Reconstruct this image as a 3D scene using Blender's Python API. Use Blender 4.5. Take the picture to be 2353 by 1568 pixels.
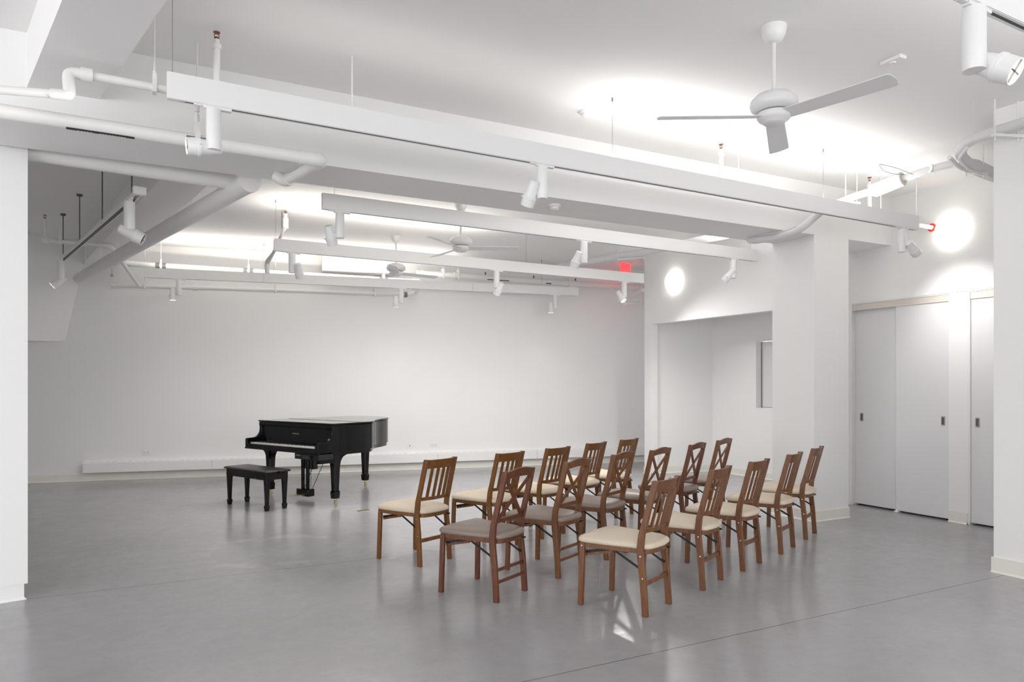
import bpy, bmesh, math, random
from mathutils import Vector, Matrix
random.seed(7)
for o in list(bpy.data.objects): bpy.data.objects.remove(o, do_unlink=True)
SC = bpy.context.scene
COL = SC.collection
PI = math.pi
V = Vector

# ------------------------------------------------------------------ view frame
# World axes follow the room: x runs along the big ceiling beam, y goes into the depth of the room.
TH = math.radians(27.8)
CT, ST = math.cos(TH), math.sin(TH)
EYE = 1.5
FPX = 1640.0
CX, HY = 1176.5, 882.0

def C(X, Y, z=0.0):
    """right / forward / height measured from the viewpoint -> room coordinates"""
    return V((X*CT + Y*ST, -X*ST + Y*CT, z))
def CD(X, Y, z=0.0):
    return V((X*CT + Y*ST, -X*ST + Y*CT, z))
def PZ(x, y, z):
    """measured bearing and elevation, at a known height"""
    Y = (z - EYE)*FPX/(HY - y)
    return C((x - CX)/FPX*Y, Y, z)
def PD(x, y, Y):
    return C((x - CX)/FPX*Y, Y, EYE + (HY - y)/FPX*Y)

cam = bpy.data.cameras.new('camera')
cam.sensor_width = 36.0
cam.lens = FPX/2353*36.0
cam.shift_y = (HY - 784)/2353
cam.clip_start = 0.05
cam.clip_end = 100
co = bpy.data.objects.new('camera', cam)
co.location = (0, 0, EYE)
co.rotation_euler = (PI/2, 0, -TH)
COL.objects.link(co)
SC.camera = co

# ------------------------------------------------------------------ world, exposure, fill light
SC.view_settings.view_transform = 'Standard'
SC.view_settings.look = 'None'
SC.view_settings.exposure = 0.0
SC.view_settings.gamma = 1.0
SC.view_settings.use_curve_mapping = False
try:
    SC.cycles.use_denoising = True
    SC.cycles.max_bounces = 10
    SC.cycles.diffuse_bounces = 8
    SC.cycles.sample_clamp_indirect = 6.0
except Exception:
    pass
W = bpy.data.worlds.new('daylight'); SC.world = W; W.use_nodes = True
bg = W.node_tree.nodes['Background']
bg.inputs[0].default_value = (0.985, 0.99, 1.0, 1)

def area(name, loc, size, power, rot, color=(1,1,1), spread=PI):
    l = bpy.data.lights.new(name, 'AREA'); l.shape = 'RECTANGLE'
    l.size, l.size_y = size; l.energy = power; l.color = color; l.spread = spread
    o = bpy.data.objects.new(name, l); o.location = loc; o.rotation_euler = rot
    COL.objects.link(o); return o
K_FILL, K_SIDE, K_WORLD, K_UPF, K_UPR, K_SPOT, K_DOOR, K_LAMP = 135, 108, 2.45, 0.37, 0.86, 1.15, 3.0, 1.35
bg.inputs[1].default_value = K_WORLD
# added fill lights, unseen: one behind the viewpoint, one at the left
area('fill_behind', (0.5, -7.2, 2.0), (12.0, 3.2), K_FILL, (PI/2, 0, 0), (1.0, 0.995, 0.985))
area('fill_side', (-4.6, 0.6, 1.9), (5.0, 3.0), K_SIDE, (PI/2, 0, -PI/2), (1.0, 0.995, 0.985))

# ------------------------------------------------------------------ materials
def mat(name, col, rough=0.5, metal=0.0, noise=0.0, nscale=8.0, bump=0.0, bscale=40.0, coat=0.0, emit=None, estr=0.0, spec=0.5):
    m = bpy.data.materials.new(name); m.use_nodes = True
    nt = m.node_tree; b = nt.nodes['Principled BSDF']
    b.inputs['Base Color'].default_value = (*col, 1)
    b.inputs['Roughness'].default_value = rough
    b.inputs['Metallic'].default_value = metal
    b.inputs['Specular IOR Level'].default_value = spec
    if coat: b.inputs['Coat Weight'].default_value = coat; b.inputs['Coat Roughness'].default_value = 0.05
    tc = nt.nodes.new('ShaderNodeTexCoord')
    if noise > 0:
        n = nt.nodes.new('ShaderNodeTexNoise'); n.inputs['Scale'].default_value = nscale; n.inputs['Detail'].default_value = 5
        nt.links.new(tc.outputs['Object'], n.inputs['Vector'])
        mx = nt.nodes.new('ShaderNodeMix'); mx.data_type = 'RGBA'
        mx.inputs['A'].default_value = (*[c*(1-noise) for c in col], 1)
        mx.inputs['B'].default_value = (*[min(1, c*(1+noise)) for c in col], 1)
        nt.links.new(n.outputs['Fac'], mx.inputs['Factor'])
        nt.links.new(mx.outputs['Result'], b.inputs['Base Color'])
    if bump > 0:
        n2 = nt.nodes.new('ShaderNodeTexNoise'); n2.inputs['Scale'].default_value = bscale
        nt.links.new(tc.outputs['Object'], n2.inputs['Vector'])
        bp = nt.nodes.new('ShaderNodeBump'); bp.inputs['Strength'].default_value = bump; bp.inputs['Distance'].default_value = 0.01
        nt.links.new(n2.outputs['Fac'], bp.inputs['Height']); nt.links.new(bp.outputs['Normal'], b.inputs['Normal'])
    if emit:
        b.inputs['Emission Color'].default_value = (*emit, 1); b.inputs['Emission Strength'].default_value = estr
    return m

def wood_mat(name, c1, c2):
    m = bpy.data.materials.new(name); m.use_nodes = True
    nt = m.node_tree; b = nt.nodes['Principled BSDF']
    tc = nt.nodes.new('ShaderNodeTexCoord'); mp = nt.nodes.new('ShaderNodeMapping')
    mp.inputs['Scale'].default_value = (14, 14, 1.6)
    n = nt.nodes.new('ShaderNodeTexNoise'); n.inputs['Scale'].default_value = 5; n.inputs['Detail'].default_value = 7
    n.inputs['Distortion'].default_value = 0.6
    cr = nt.nodes.new('ShaderNodeValToRGB')
    cr.color_ramp.elements[0].position = 0.3; cr.color_ramp.elements[0].color = (*c1, 1)
    cr.color_ramp.elements[1].position = 0.72; cr.color_ramp.elements[1].color = (*c2, 1)
    nt.links.new(tc.outputs['Object'], mp.inputs['Vector']); nt.links.new(mp.outputs['Vector'], n.inputs['Vector'])
    nt.links.new(n.outputs['Fac'], cr.inputs['Fac']); nt.links.new(cr.outputs['Color'], b.inputs['Base Color'])
    b.inputs['Roughness'].default_value = 0.38
    return m

M = {}
M['wall'] = mat('wall_paint', (0.85, 0.85, 0.845), 0.62, noise=0.012, nscale=1.5, bump=0.04, bscale=90)
M['ceil'] = mat('ceiling_paint', (0.85, 0.845, 0.84), 0.75, noise=0.012, nscale=1.0, bump=0.04, bscale=60)
M['base'] = mat('baseboard_paint', (0.80, 0.78, 0.72), 0.5, noise=0.01)
M['door'] = mat('door_paint', (0.76, 0.76, 0.77), 0.45, noise=0.01)
M['rail'] = mat('rail_paint', (0.66, 0.61, 0.55), 0.4, noise=0.02)
M['white'] = mat('white_enamel', (0.82, 0.82, 0.82), 0.38, noise=0.01)
M['fan'] = mat('fan_enamel', (0.80, 0.80, 0.80), 0.3, noise=0.01)
M['pipe'] = mat('pipe_paint', (0.79, 0.785, 0.775), 0.45, noise=0.03, nscale=6)
M['insul'] = mat('insulation_wrap', (0.72, 0.72, 0.73), 0.55, noise=0.04, nscale=14, bump=0.25, bscale=22)
M['slot'] = mat('dark_slot', (0.045, 0.045, 0.047), 0.5, noise=0.05)
M['tape'] = mat('dark_label', (0.03, 0.03, 0.032), 0.55, noise=0.05)
M['grey'] = mat('grey_clamp', (0.18, 0.18, 0.19), 0.6, noise=0.1)
M['steel'] = mat('brushed_steel', (0.42, 0.40, 0.37), 0.35, metal=0.9, noise=0.06)
M['darksteel'] = mat('dark_steel', (0.14, 0.135, 0.12), 0.4, metal=0.6, noise=0.05)
M['brass'] = mat('brass', (0.74, 0.64, 0.40), 0.28, metal=1.0, noise=0.06)
M['copper'] = mat('copper_head', (0.27, 0.11, 0.05), 0.4, metal=0.6, noise=0.1)
M['red'] = mat('red_escutcheon', (0.75, 0.05, 0.03), 0.45, noise=0.05)
M['black'] = mat('piano_lacquer', (0.003, 0.003, 0.0035), 0.06, noise=0.02, spec=0.32)
M['satin'] = mat('bench_lacquer', (0.005, 0.0045, 0.0045), 0.22, noise=0.05, spec=0.3)
M['leather'] = mat('bench_leather', (0.010, 0.009, 0.009), 0.34, noise=0.1, bump=0.1, bscale=120)
M['unit'] = mat('control_unit_plastic', (0.012, 0.012, 0.013), 0.35, noise=0.05)
M['lcd'] = mat('display_glass', (0.18, 0.24, 0.19), 0.3, noise=0.05)
M['ivory'] = mat('white_keys', (0.78, 0.77, 0.73), 0.2, noise=0.01)
M['felt'] = mat('red_felt', (0.16, 0.02, 0.025), 0.9, noise=0.1)
M['metal_black'] = mat('black_metal', (0.008, 0.008, 0.008), 0.3, metal=0.3, noise=0.05)
M['rivet'] = mat('rivet_silver', (0.75, 0.75, 0.75), 0.25, metal=1.0, noise=0.02)
M['wood'] = wood_mat('walnut_brown', (0.110, 0.040, 0.013), (0.200, 0.080, 0.027))
M['wood_d'] = wood_mat('reddish_brown', (0.072, 0.018, 0.008), (0.165, 0.053, 0.019))
M['wood_l'] = wood_mat('honey_brown', (0.115, 0.044, 0.010), (0.215, 0.088, 0.020))
M['cream'] = mat('cream_vinyl', (0.63, 0.54, 0.42), 0.5, noise=0.02, bump=0.03, bscale=150)
M['taupe'] = mat('taupe_vinyl', (0.235, 0.185, 0.155), 0.36, noise=0.04, bump=0.03, bscale=150)
M['glow'] = mat('glass_glow', (0.9, 0.9, 0.9), 0.4, noise=0.01, emit=(1.0, 0.93, 0.82), estr=4.0*K_LAMP)
M['lens'] = mat('lens_glow', (0.9, 0.9, 0.9), 0.2, noise=0.01, emit=(1.0, 0.93, 0.85), estr=5.0)
M['tubeglow'] = mat('tube_glow', (0.9, 0.9, 0.9), 0.4, noise=0.01, emit=(1.0, 0.93, 0.84), estr=3.0)
M['exit'] = mat('exit_red', (0.8, 0.05, 0.05), 0.4, noise=0.02, emit=(1.0, 0.06, 0.07), estr=1.5)
M['panel'] = mat('recess_panel', (0.74, 0.74, 0.74), 0.5, noise=0.01)

def floor_mat():
    m = bpy.data.materials.new('polished_concrete'); m.use_nodes = True
    nt = m.node_tree; b = nt.nodes['Principled BSDF']; L = nt.links.new
    tc = nt.nodes.new('ShaderNodeTexCoord')
    def noise(scale, detail, vec=None, rough=0.6, dist=0.0):
        n = nt.nodes.new('ShaderNodeTexNoise'); n.inputs['Scale'].default_value = scale
        n.inputs['Detail'].default_value = detail; n.inputs['Roughness'].default_value = rough
        n.inputs['Distortion'].default_value = dist
        L(vec or tc.outputs['Object'], n.inputs['Vector']); return n
    def ramp(src, p0, c0, p1, c1):
        r = nt.nodes.new('ShaderNodeValToRGB'); e = r.color_ramp.elements
        e[0].position = p0; e[0].color = (*c0, 1) if len(c0) == 3 else c0
        e[1].position = p1; e[1].color = (*c1, 1) if len(c1) == 3 else c1
        L(src, r.inputs['Fac']); return r
    def mix(fac, a, c, mode='MIX'):
        x = nt.nodes.new('ShaderNodeMix'); x.data_type = 'RGBA'; x.blend_type = mode
        if isinstance(fac, float): x.inputs['Factor'].default_value = fac
        else: L(fac, x.inputs['Factor'])
        if isinstance(a, tuple): x.inputs['A'].default_value = (*a, 1)
        else: L(a, x.inputs['A'])
        if isinstance(c, tuple): x.inputs['B'].default_value = (*c, 1)
        else: L(c, x.inputs['B'])
        return x
    big = noise(0.55, 4, dist=0.4)
    base = ramp(big.outputs['Fac'], 0.3, (0.330, 0.325, 0.338), 0.72, (0.390, 0.385, 0.400))
    fine = noise(9, 8, rough=0.7)
    f2 = ramp(fine.outputs['Fac'], 0.3, (0.93, 0.93, 0.93), 0.72, (1.05, 1.05, 1.05))
    c1 = mix(1.0, base.outputs['Color'], f2.outputs['Color'], 'MULTIPLY')
    # pale scuffs: short strokes
    mp = nt.nodes.new('ShaderNodeMapping'); mp.inputs['Scale'].default_value = (1.3, 9.0, 1); mp.inputs['Rotation'].default_value = (0, 0, 0.5)
    L(tc.outputs['Object'], mp.inputs['Vector'])
    sc = noise(1.9, 4, mp.outputs['Vector'], 0.55, 0.3)
    sm = ramp(sc.outputs['Fac'], 0.62, (0, 0, 0), 0.88, (0.40, 0.40, 0.40))
    c2 = mix(sm.outputs['Color'], c1.outputs['Result'], (0.42, 0.42, 0.43))
    # dark marks
    mp2 = nt.nodes.new('ShaderNodeMapping'); mp2.inputs['Scale'].default_value = (1.0, 5.0, 1); mp2.inputs['Rotation'].default_value = (0, 0, -0.7)
    L(tc.outputs['Object'], mp2.inputs['Vector'])
    dk = noise(4.2, 2, mp2.outputs['Vector'], 0.5, 0.5)
    dm = ramp(dk.outputs['Fac'], 0.76, (0, 0, 0), 0.86, (0.6, 0.6, 0.6))
    c3 = mix(dm.outputs['Color'], c2.outputs['Result'], (0.24, 0.24, 0.245))
    # pale worn arc in front of the piano
    wc = C(-2.15, 6.45)
    vs_ = nt.nodes.new('ShaderNodeVectorMath'); vs_.operation = 'SUBTRACT'; L(tc.outputs['Object'], vs_.inputs[0]); vs_.inputs[1].default_value = (wc.x, wc.y, 0)
    ln = nt.nodes.new('ShaderNodeVectorMath'); ln.operation = 'LENGTH'; L(vs_.outputs[0], ln.inputs[0])
    wn1 = noise(2.2, 3); wn2 = noise(3.1, 4, dist=0.4)
    ad = nt.nodes.new('ShaderNodeMath'); ad.operation = 'MULTIPLY_ADD'; L(wn1.outputs['Fac'], ad.inputs[0]); ad.inputs[1].default_value = 0.55; L(ln.outputs['Value'], ad.inputs[2])
    sb = nt.nodes.new('ShaderNodeMath'); sb.operation = 'SUBTRACT'; L(ad.outputs[0], sb.inputs[0]); sb.inputs[1].default_value = 0.83
    ab_ = nt.nodes.new('ShaderNodeMath'); ab_.operation = 'ABSOLUTE'; L(sb.outputs[0], ab_.inputs[0])
    m1 = ramp(ab_.outputs[0], 0.045, (1, 1, 1), 0.075, (0, 0, 0)); m2 = ramp(wn2.outputs['Fac'], 0.46, (0, 0, 0), 0.56, (0.55, 0.55, 0.55))
    mm_ = mix(1.0, m1.outputs['Color'], m2.outputs['Color'], 'MULTIPLY')
    c3 = mix(mm_.outputs['Result'], c3.outputs['Result'], (0.45, 0.44, 0.46))
    # sawn joints
    sep = nt.nodes.new('ShaderNodeSeparateXYZ'); L(tc.outputs['Object'], sep.inputs['Vector'])
    wob = noise(5, 2)
    prev = c3.outputs['Result']
    for yj, w in ((5.967, 0.0035), (3.15, 0.0045)):
        s = nt.nodes.new('ShaderNodeMath'); s.operation = 'SUBTRACT'; L(sep.outputs['Y'], s.inputs[0]); s.inputs[1].default_value = yj
        a = nt.nodes.new('ShaderNodeMath'); a.operation = 'MULTIPLY_ADD'; L(wob.outputs['Fac'], a.inputs[0]); a.inputs[1].default_value = 0.008; L(s.outputs[0], a.inputs[2])
        ab = nt.nodes.new('ShaderNodeMath'); ab.operation = 'ABSOLUTE'; L(a.outputs[0], ab.inputs[0])
        # centre the wobble
        a.inputs[1].default_value = 0.008
        lt = nt.nodes.new('ShaderNodeMath'); lt.operation = 'LESS_THAN'; L(ab.outputs[0], lt.inputs[0]); lt.inputs[1].default_value = w
        mm = nt.nodes.new('ShaderNodeMath'); mm.operation = 'MULTIPLY'; L(lt.outputs[0], mm.inputs[0]); mm.inputs[1].default_value = 0.75
        x = mix(mm.outputs[0], prev, (0.10, 0.10, 0.10)); prev = x.outputs['Result']
    L(prev, b.inputs['Base Color'])
    rr = noise(1.7, 5, dist=0.5)
    r = nt.nodes.new('ShaderNodeMapRange'); L(rr.outputs['Fac'], r.inputs['Value'])
    r.inputs['From Min'].default_value = 0.3; r.inputs['From Max'].default_value = 0.7
    r.inputs['To Min'].default_value = 0.15; r.inputs['To Max'].default_value = 0.26
    L(r.outputs['Result'], b.inputs['Roughness'])
    b.inputs['Specular IOR Level'].default_value = 0.55
    bn = noise(14, 3); bp = nt.nodes.new('ShaderNodeBump'); bp.inputs['Strength'].default_value = 0.05; bp.inputs['Distance'].default_value = 0.02
    L(bn.outputs['Fac'], bp.inputs['Height']); L(bp.outputs['Normal'], b.inputs['Normal'])
    return m
M['floor'] = floor_mat()

# ------------------------------------------------------------------ mesh builder
class MB:
    def __init__(s): s.bm = bmesh.new()
    def box(s, c, size, rz=0.0, mtx=None):
        m = Matrix.Translation(V(c)) @ Matrix.Rotation(rz, 4, 'Z') @ Matrix.Diagonal((*size, 1))
        if mtx is not None: m = mtx @ m
        bmesh.ops.create_cube(s.bm, size=1.0, matrix=m); return s
    def hexa(s, p):
        vs = [s.bm.verts.new(V(q)) for q in p]
        for f in ((0,1,2,3),(7,6,5,4),(0,4,5,1),(1,5,6,2),(2,6,7,3),(3,7,4,0)): s.bm.faces.new([vs[i] for i in f])
        return s
    def prism(s, poly, h0, h1, mtx=None):
        mtx = mtx or Matrix.Identity(4)
        a = [s.bm.verts.new(mtx @ V((x, y, h0))) for x, y in poly]
        b = [s.bm.verts.new(mtx @ V((x, y, h1))) for x, y in poly]
        n = len(poly)
        s.bm.faces.new(a[::-1]); s.bm.faces.new(b)
        for i in range(n): s.bm.faces.new((a[i], a[(i+1)%n], b[(i+1)%n], b[i]))
        return s
    def rings(s, rings, cap=True):
        R = [[s.bm.verts.new(V(p)) for p in r] for r in rings]
        n = len(R[0])
        for a, b in zip(R, R[1:]):
            for i in range(n): s.bm.faces.new((a[i], a[(i+1)%n], b[(i+1)%n], b[i]))
        if cap:
            s.bm.faces.new(R[0][::-1]); s.bm.faces.new(R[-1])
        return s
    def bar(s, p, q, w, h, up=(0,0,1)):
        p, q = V(p), V(q); d = (q-p).normalized(); up = V(up)
        if abs(d.dot(up)) > 0.999: up = V((1,0,0))
        sx = d.cross(up).normalized(); u = sx.cross(d).normalized()
        c = lambda e, a, b: e + sx*a*w/2 + u*b*h/2
        s.hexa([c(p,-1,-1), c(p,1,-1), c(p,1,1), c(p,-1,1), c(q,-1,-1), c(q,1,-1), c(q,1,1), c(q,-1,1)]); return s
    def tube(s, pts, r, seg=14, round_n=0):
        pts = [V(p) for p in pts]
        rs = r if isinstance(r, (list, tuple)) else [r]*len(pts)
        if round_n and len(pts) > 2:
            out, ro = [pts[0]], [rs[0]]
            for i in range(1, len(pts)-1):
                a, b, c = pts[i-1], pts[i], pts[i+1]
                k = min((b-a).length, (c-b).length)*0.42
                k = min(k, rs[i]*round_n)
                p0 = b + (a-b).normalized()*k; p1 = b + (c-b).normalized()*k
                for t in (0, .25, .5, .75, 1):
                    out.append((1-t)**2*p0 + 2*t*(1-t)*b + t*t*p1); ro.append(rs[i])
            out.append(pts[-1]); ro.append(rs[-1]); pts, rs = out, ro
        t0 = (pts[1]-pts[0]).normalized()
        nrm = t0.cross(V((0,0,1)))
        if nrm.length < 1e-3: nrm = t0.cross(V((1,0,0)))
        nrm.normalize(); rings = []
        for i, p in enumerate(pts):
            if i == 0: t = t0
            elif i == len(pts)-1: t = (pts[i]-pts[i-1]).normalized()
            else: t = ((pts[i]-pts[i-1]).normalized() + (pts[i+1]-pts[i]).normalized()).normalized()
            nrm = (nrm - t*nrm.dot(t)).normalized(); bn = t.cross(nrm)
            rings.append([p + (nrm*math.cos(2*PI*k/seg) + bn*math.sin(2*PI*k/seg))*rs[i] for k in range(seg)])
        return s.rings(rings)
    def lathe(s, prof, mtx=None, seg=24):
        mtx = mtx or Matrix.Identity(4)
        return s.rings([[mtx @ V((max(r, 1e-4)*math.cos(2*PI*k/seg), max(r, 1e-4)*math.sin(2*PI*k/seg), z)) for k in range(seg)] for r, z in prof])
    def cyl(s, p, q, r, seg=16): return s.tube([p, q], r, seg)
    def build(s, name, m, parent=None, bevel=0.0, smooth=True, **tags):
        bmesh.ops.recalc_face_normals(s.bm, faces=s.bm.faces)
        me = bpy.data.meshes.new(name); s.bm.to_mesh(me); s.bm.free()
        me.materials.append(m)
        if smooth:
            me.shade_smooth(); me.set_sharp_from_angle(angle=math.radians(38))
        o = bpy.data.objects.new(name, me); COL.objects.link(o)
        if parent is not None: o.parent = parent
        if bevel:
            bv = o.modifiers.new('edge', 'BEVEL'); bv.width = bevel; bv.segments = 2; bv.limit_method = 'ANGLE'; bv.angle_limit = math.radians(40)
            bv.harden_normals = False
        for k, v in tags.items(): o[k] = v
        return o
def axis_m(o, d):
    """matrix whose z axis runs along d"""
    return Matrix.Translation(V(o)) @ V(d).normalized().to_track_quat('Z', 'Y').to_matrix().to_4x4()
def thing(name, label, cat, loc=(0,0,0), rz=0.0, group=None):
    o = bpy.data.objects.new(name, None); COL.objects.link(o)
    o.location = loc; o.rotation_euler = (0, 0, rz); o.empty_display_size = 0.1
    o['label'] = label; o['category'] = cat
    if group: o['group'] = group
    return o
def tag(o, label, cat, group=None):
    o['label'] = label; o['category'] = cat
    if group: o['group'] = group
    return o
def struct(name, mb, m, **kw):
    o = mb.build(name, m, **kw); o['kind'] = 'structure'; return o
def dup(root, label=None):
    r = root.copy(); COL.objects.link(r)
    if label: r['label'] = label
    for ch in list(root.children):
        c = ch.copy(); COL.objects.link(c); c.parent = r
        for g in ch.children:
            d = g.copy(); COL.objects.link(d); d.parent = c
    return r
def ang(d): return math.atan2(d.y, d.x)

# ------------------------------------------------------------------ the room
CZ = 3.68        # ceiling
BZ = 3.12        # underside of the big beam
BY0, BY1 = 5.326, 5.90
DX = 7.84        # plane of the wall with the sliding doors
AX = 7.567       # plane of the alcove wall

# back wall, slightly out of square with the rest
WA, WB = C(-9.6, 12.97 - 0.302*9.6), C(4.4, 12.97 + 0.302*4.4)
wd = (WB - WA).normalized(); wn = V((-wd.y, wd.x, 0))      # wn points out of the room
def wallpt(x, z, off=0.0):
    t = (x - CX)/FPX
    Y = (12.97)/(1 - 0.302*t)
    p = C(t*Y, Y, z); return p - wn*off
def poly_wall(name, p, q, z0, z1, th, m=None, side=1):
    p, q = V(p), V(q); d = (q-p).normalized(); n = V((-d.y, d.x, 0))*side*th
    P = [V((a.x, a.y, 0)) for a in (p, q, q+n, p+n)]
    mb = MB().hexa([V((a.x, a.y, z0)) for a in P] + [V((a.x, a.y, z1)) for a in P])
    return struct(name, mb, m or M['wall'])

struct('floor', MB().box((0.5, 3.5, -0.1), (22, 24, 0.2)), M['floor'])
struct('ceiling', MB().box((0.5, 3.75, CZ+0.1), (22, 23.5, 0.2)), M['ceil'])
poly_wall('wall_back', WA, WB, 0, CZ, 0.2)
wl = C(-9.0, 3.0)
poly_wall('wall_left', WA, (WA.x-0.2, 5.9, 0), 0, CZ, 0.2, side=-1)

poly_wall('wall_corridor', (9.4, 9.0, 0), (9.4, 12.6, 0), 0, CZ, 0.2, side=-1)  # unseen; added to keep world light from leaking into the rear
# door wall with its two openings
J0, J1, J2 = 5.877, 4.661, 4.455     # opening 1 from J0 to J1, pier J1..J2, opening 2 beyond
DZ = 2.475
mb = MB()
mb.box((DX+0.1, (6.4+J0)/2, CZ/2), (0.2, 6.4-J0, CZ))
mb.box((DX+0.1, (J0+3.0)/2, (CZ+DZ)/2), (0.2, J0-3.0, CZ-DZ))
mb.box((DX+0.1, (J1+J2)/2, DZ/2), (0.2, J1-J2, DZ))
mb.box((DX+0.1, (3.2+1.5)/2, CZ/2), (0.2, 1.7, CZ))
mb.box((DX+0.26, 4.3, CZ/2), (0.04, 4.6, CZ))
struct('wall_right', mb, M['wall'])

# alcove
AL0, AL1, AZ = 9.38, 6.2, 2.485
AB = 8.77
mb = MB()
mb.box((AX+0.06, (9.576+AL0)/2, CZ/2), (0.12, 9.576-AL0, CZ))
mb.box((AX+0.06, (AL0+AL1)/2, (CZ+AZ)/2), (0.12, AL0-AL1, CZ-AZ))
struct('wall_alcove', mb, M['wall'])
# alcove side parallel to the back wall, from the front edge to the inner corner
q0 = V((AX+0.0, 9.576, 0)); q1 = V((AB, 9.576 + wd.y/wd.x*(AB-AX), 0))
poly_wall('wall_alcove_side', q0 + V((0.12, -0.11, 0)), q1 + V((0.0, -0.10, 0)), 0, CZ, 0.12)
q1 = q1 + V((0, -0.10, 0))
# alcove back with recessed panel
R0, R1, RZ0, RZ1 = 8.27, 7.3, 1.11, 2.18
mb = MB()
mb.box((AB+0.1, (q1.y+0.1+R0)/2, CZ/2), (0.2, q1.y+0.1-R0, CZ))
mb.box((AB+0.1, (R1+6.1)/2, CZ/2), (0.2, R1-6.1, CZ))
mb.box((AB+0.1, (R0+R1)/2, RZ0/2), (0.2, R0-R1, RZ0))
mb.box((AB+0.1, (R0+R1)/2, (RZ1+CZ)/2), (0.2, R0-R1, CZ-RZ1))
struct('wall_alcove_back', mb, M['wall'])
w1 = struct('window_1', MB().box((AB+0.13, (R0+R1)/2, (RZ0+RZ1)/2), (0.02, R0-R1-0.02, RZ1-RZ0-0.02)), M['panel'])
mb = MB(); mb.box((AB+0.115, (R0+R1)/2, RZ0+0.008), (0.012, R0-R1-0.02, 0.008)); mb.box((AB+0.115, R0-0.008, (RZ0+RZ1)/2), (0.012, 0.006, RZ1-RZ0-0.02))
mb.build('panel_gap', M['grey'], w1)
struct('wall_alcove_ceiling', MB().box(((AX+0.12+AB)/2+0.03, 8.0, 3.1), (AB-AX-0.05, 3.6, 0.06)), M['ceil'])
poly_wall('wall_alcove_return', (AX, 6.3, 0), (AB, 6.3, 0), 0, CZ, 0.1, side=-1)

# structural beam, pillar, right column, left pier
struct('ceiling_beam', MB().box(((DX-9.5)/2, (BY0+BY1)/2, (CZ+BZ)/2), (DX+9.5, BY1-BY0, CZ-BZ)), M['wall'])
PX0, PX1 = 6.516, 7.08
struct('wall_pillar', MB().box(((PX0+PX1)/2, (BY0+BY1)/2, BZ/2+0.02), (PX1-PX0, BY1-BY0-0.002, BZ)), M['wall'])
RCX, RCY = 6.05, 3.242
struct('wall_column_right', MB().box((RCX+0.95, RCY-0.9, CZ/2), (1.9, 1.8, CZ)), M['wall'])
pd_ = CD(0.768, 0.64)     # along the visible face of the left pier
pn_ = CD(-0.64, 0.768)
LC = C(-3.372, 4.97)
P = [LC, LC - pd_*2.2, LC - pd_*2.2 + pn_*0.45, LC + pn_*0.45]
def ring(P, z): return [V((p.x, p.y, z)) for p in P]
mb = MB().hexa(ring(P, 0.109) + ring(P, BZ+0.02))
Pi = [LC - pd_*0.02 + pn_*0.008, LC - pd_*2.2 + pn_*0.008, LC - pd_*2.2 + pn_*0.44, LC - pd_*0.02 + pn_*0.44]
struct('wall_pier_left', mb, M['wall'])
mb = MB().hexa(ring(Pi, 0.0) + ring(Pi, 0.115))
Pf = [LC - pd_*0.005 - pn_*0.006, LC - pd_*2.2 - pn_*0.006, LC - pd_*2.2 + pn_*0.01, LC - pd_*0.005 + pn_*0.01]
mb.hexa(ring(Pf, 0.0) + ring(Pi[:2] + Pi[:2][::-1], 0.016))
struct('baseboard_left', mb, M['wall'])

# diagonal soffit boxes under the ceiling
sd = CD(0.647, -0.763).normalized()     # towards the viewer
SL, SR = C(-3.02, 4.44), C(-2.64, 4.585)
def soffit(name, a, b, ln, z):
    q = [a, b, b + sd*ln, a + sd*ln]
    return struct(name, MB().hexa(ring(q, z) + ring(q, CZ+0.01)), M['ceil'])
soffit('ceiling_soffit', SL - sd*0.05, SR - sd*0.05, 6.0, 3.34)
s0, s1 = C(-3.0, 6.2), C(-6.62, 11.0)
e0, e1 = C(-2.62, 6.35), C(-6.15, 11.12)
q = [s0, s1, e1, e0]
struct('ceiling_soffit_rear', MB().hexa(ring(q, 3.34) + ring(q, CZ+0.01)), M['ceil'])
# bulkhead that comes down at the far left
def on_wall(X, z, off=0.0): return C(X, 12.97 + 0.302*X, z) - wn*off
T0 = on_wall(-6.60, 3.33, 0.005); T1 = on_wall(-6.83, 2.16, 0.005); T2 = C(-8.6, 8.6, 3.69)
nb = (T0-T1).cross(T2-T1).normalized(); eye = V((0, 0, EYE))
def on_bulk(x, y):
    d = PD(x, y, 1.0) - eye
    return eye + d*((T1-eye).dot(nb)/d.dot(nb))
F1 = on_bulk(131, 785); FL = on_bulk(20, 782)
T3 = T1 + (T0-T1)*((3.69-T1.z)/(T0.z-T1.z)); back = wn*0.45
face = [FL, F1, T1, T3, T2]
mb = MB(); bm = mb.bm
a_ = [bm.verts.new(p) for p in face]; b_ = [bm.verts.new(p + back) for p in face]
bm.faces.new(a_); bm.faces.new(b_[::-1])
for i in range(5): bm.faces.new((a_[i], b_[i], b_[(i+1)%5], a_[(i+1)%5]))
struct('wall_bulkhead', mb, M['wall'], smooth=False)

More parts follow.
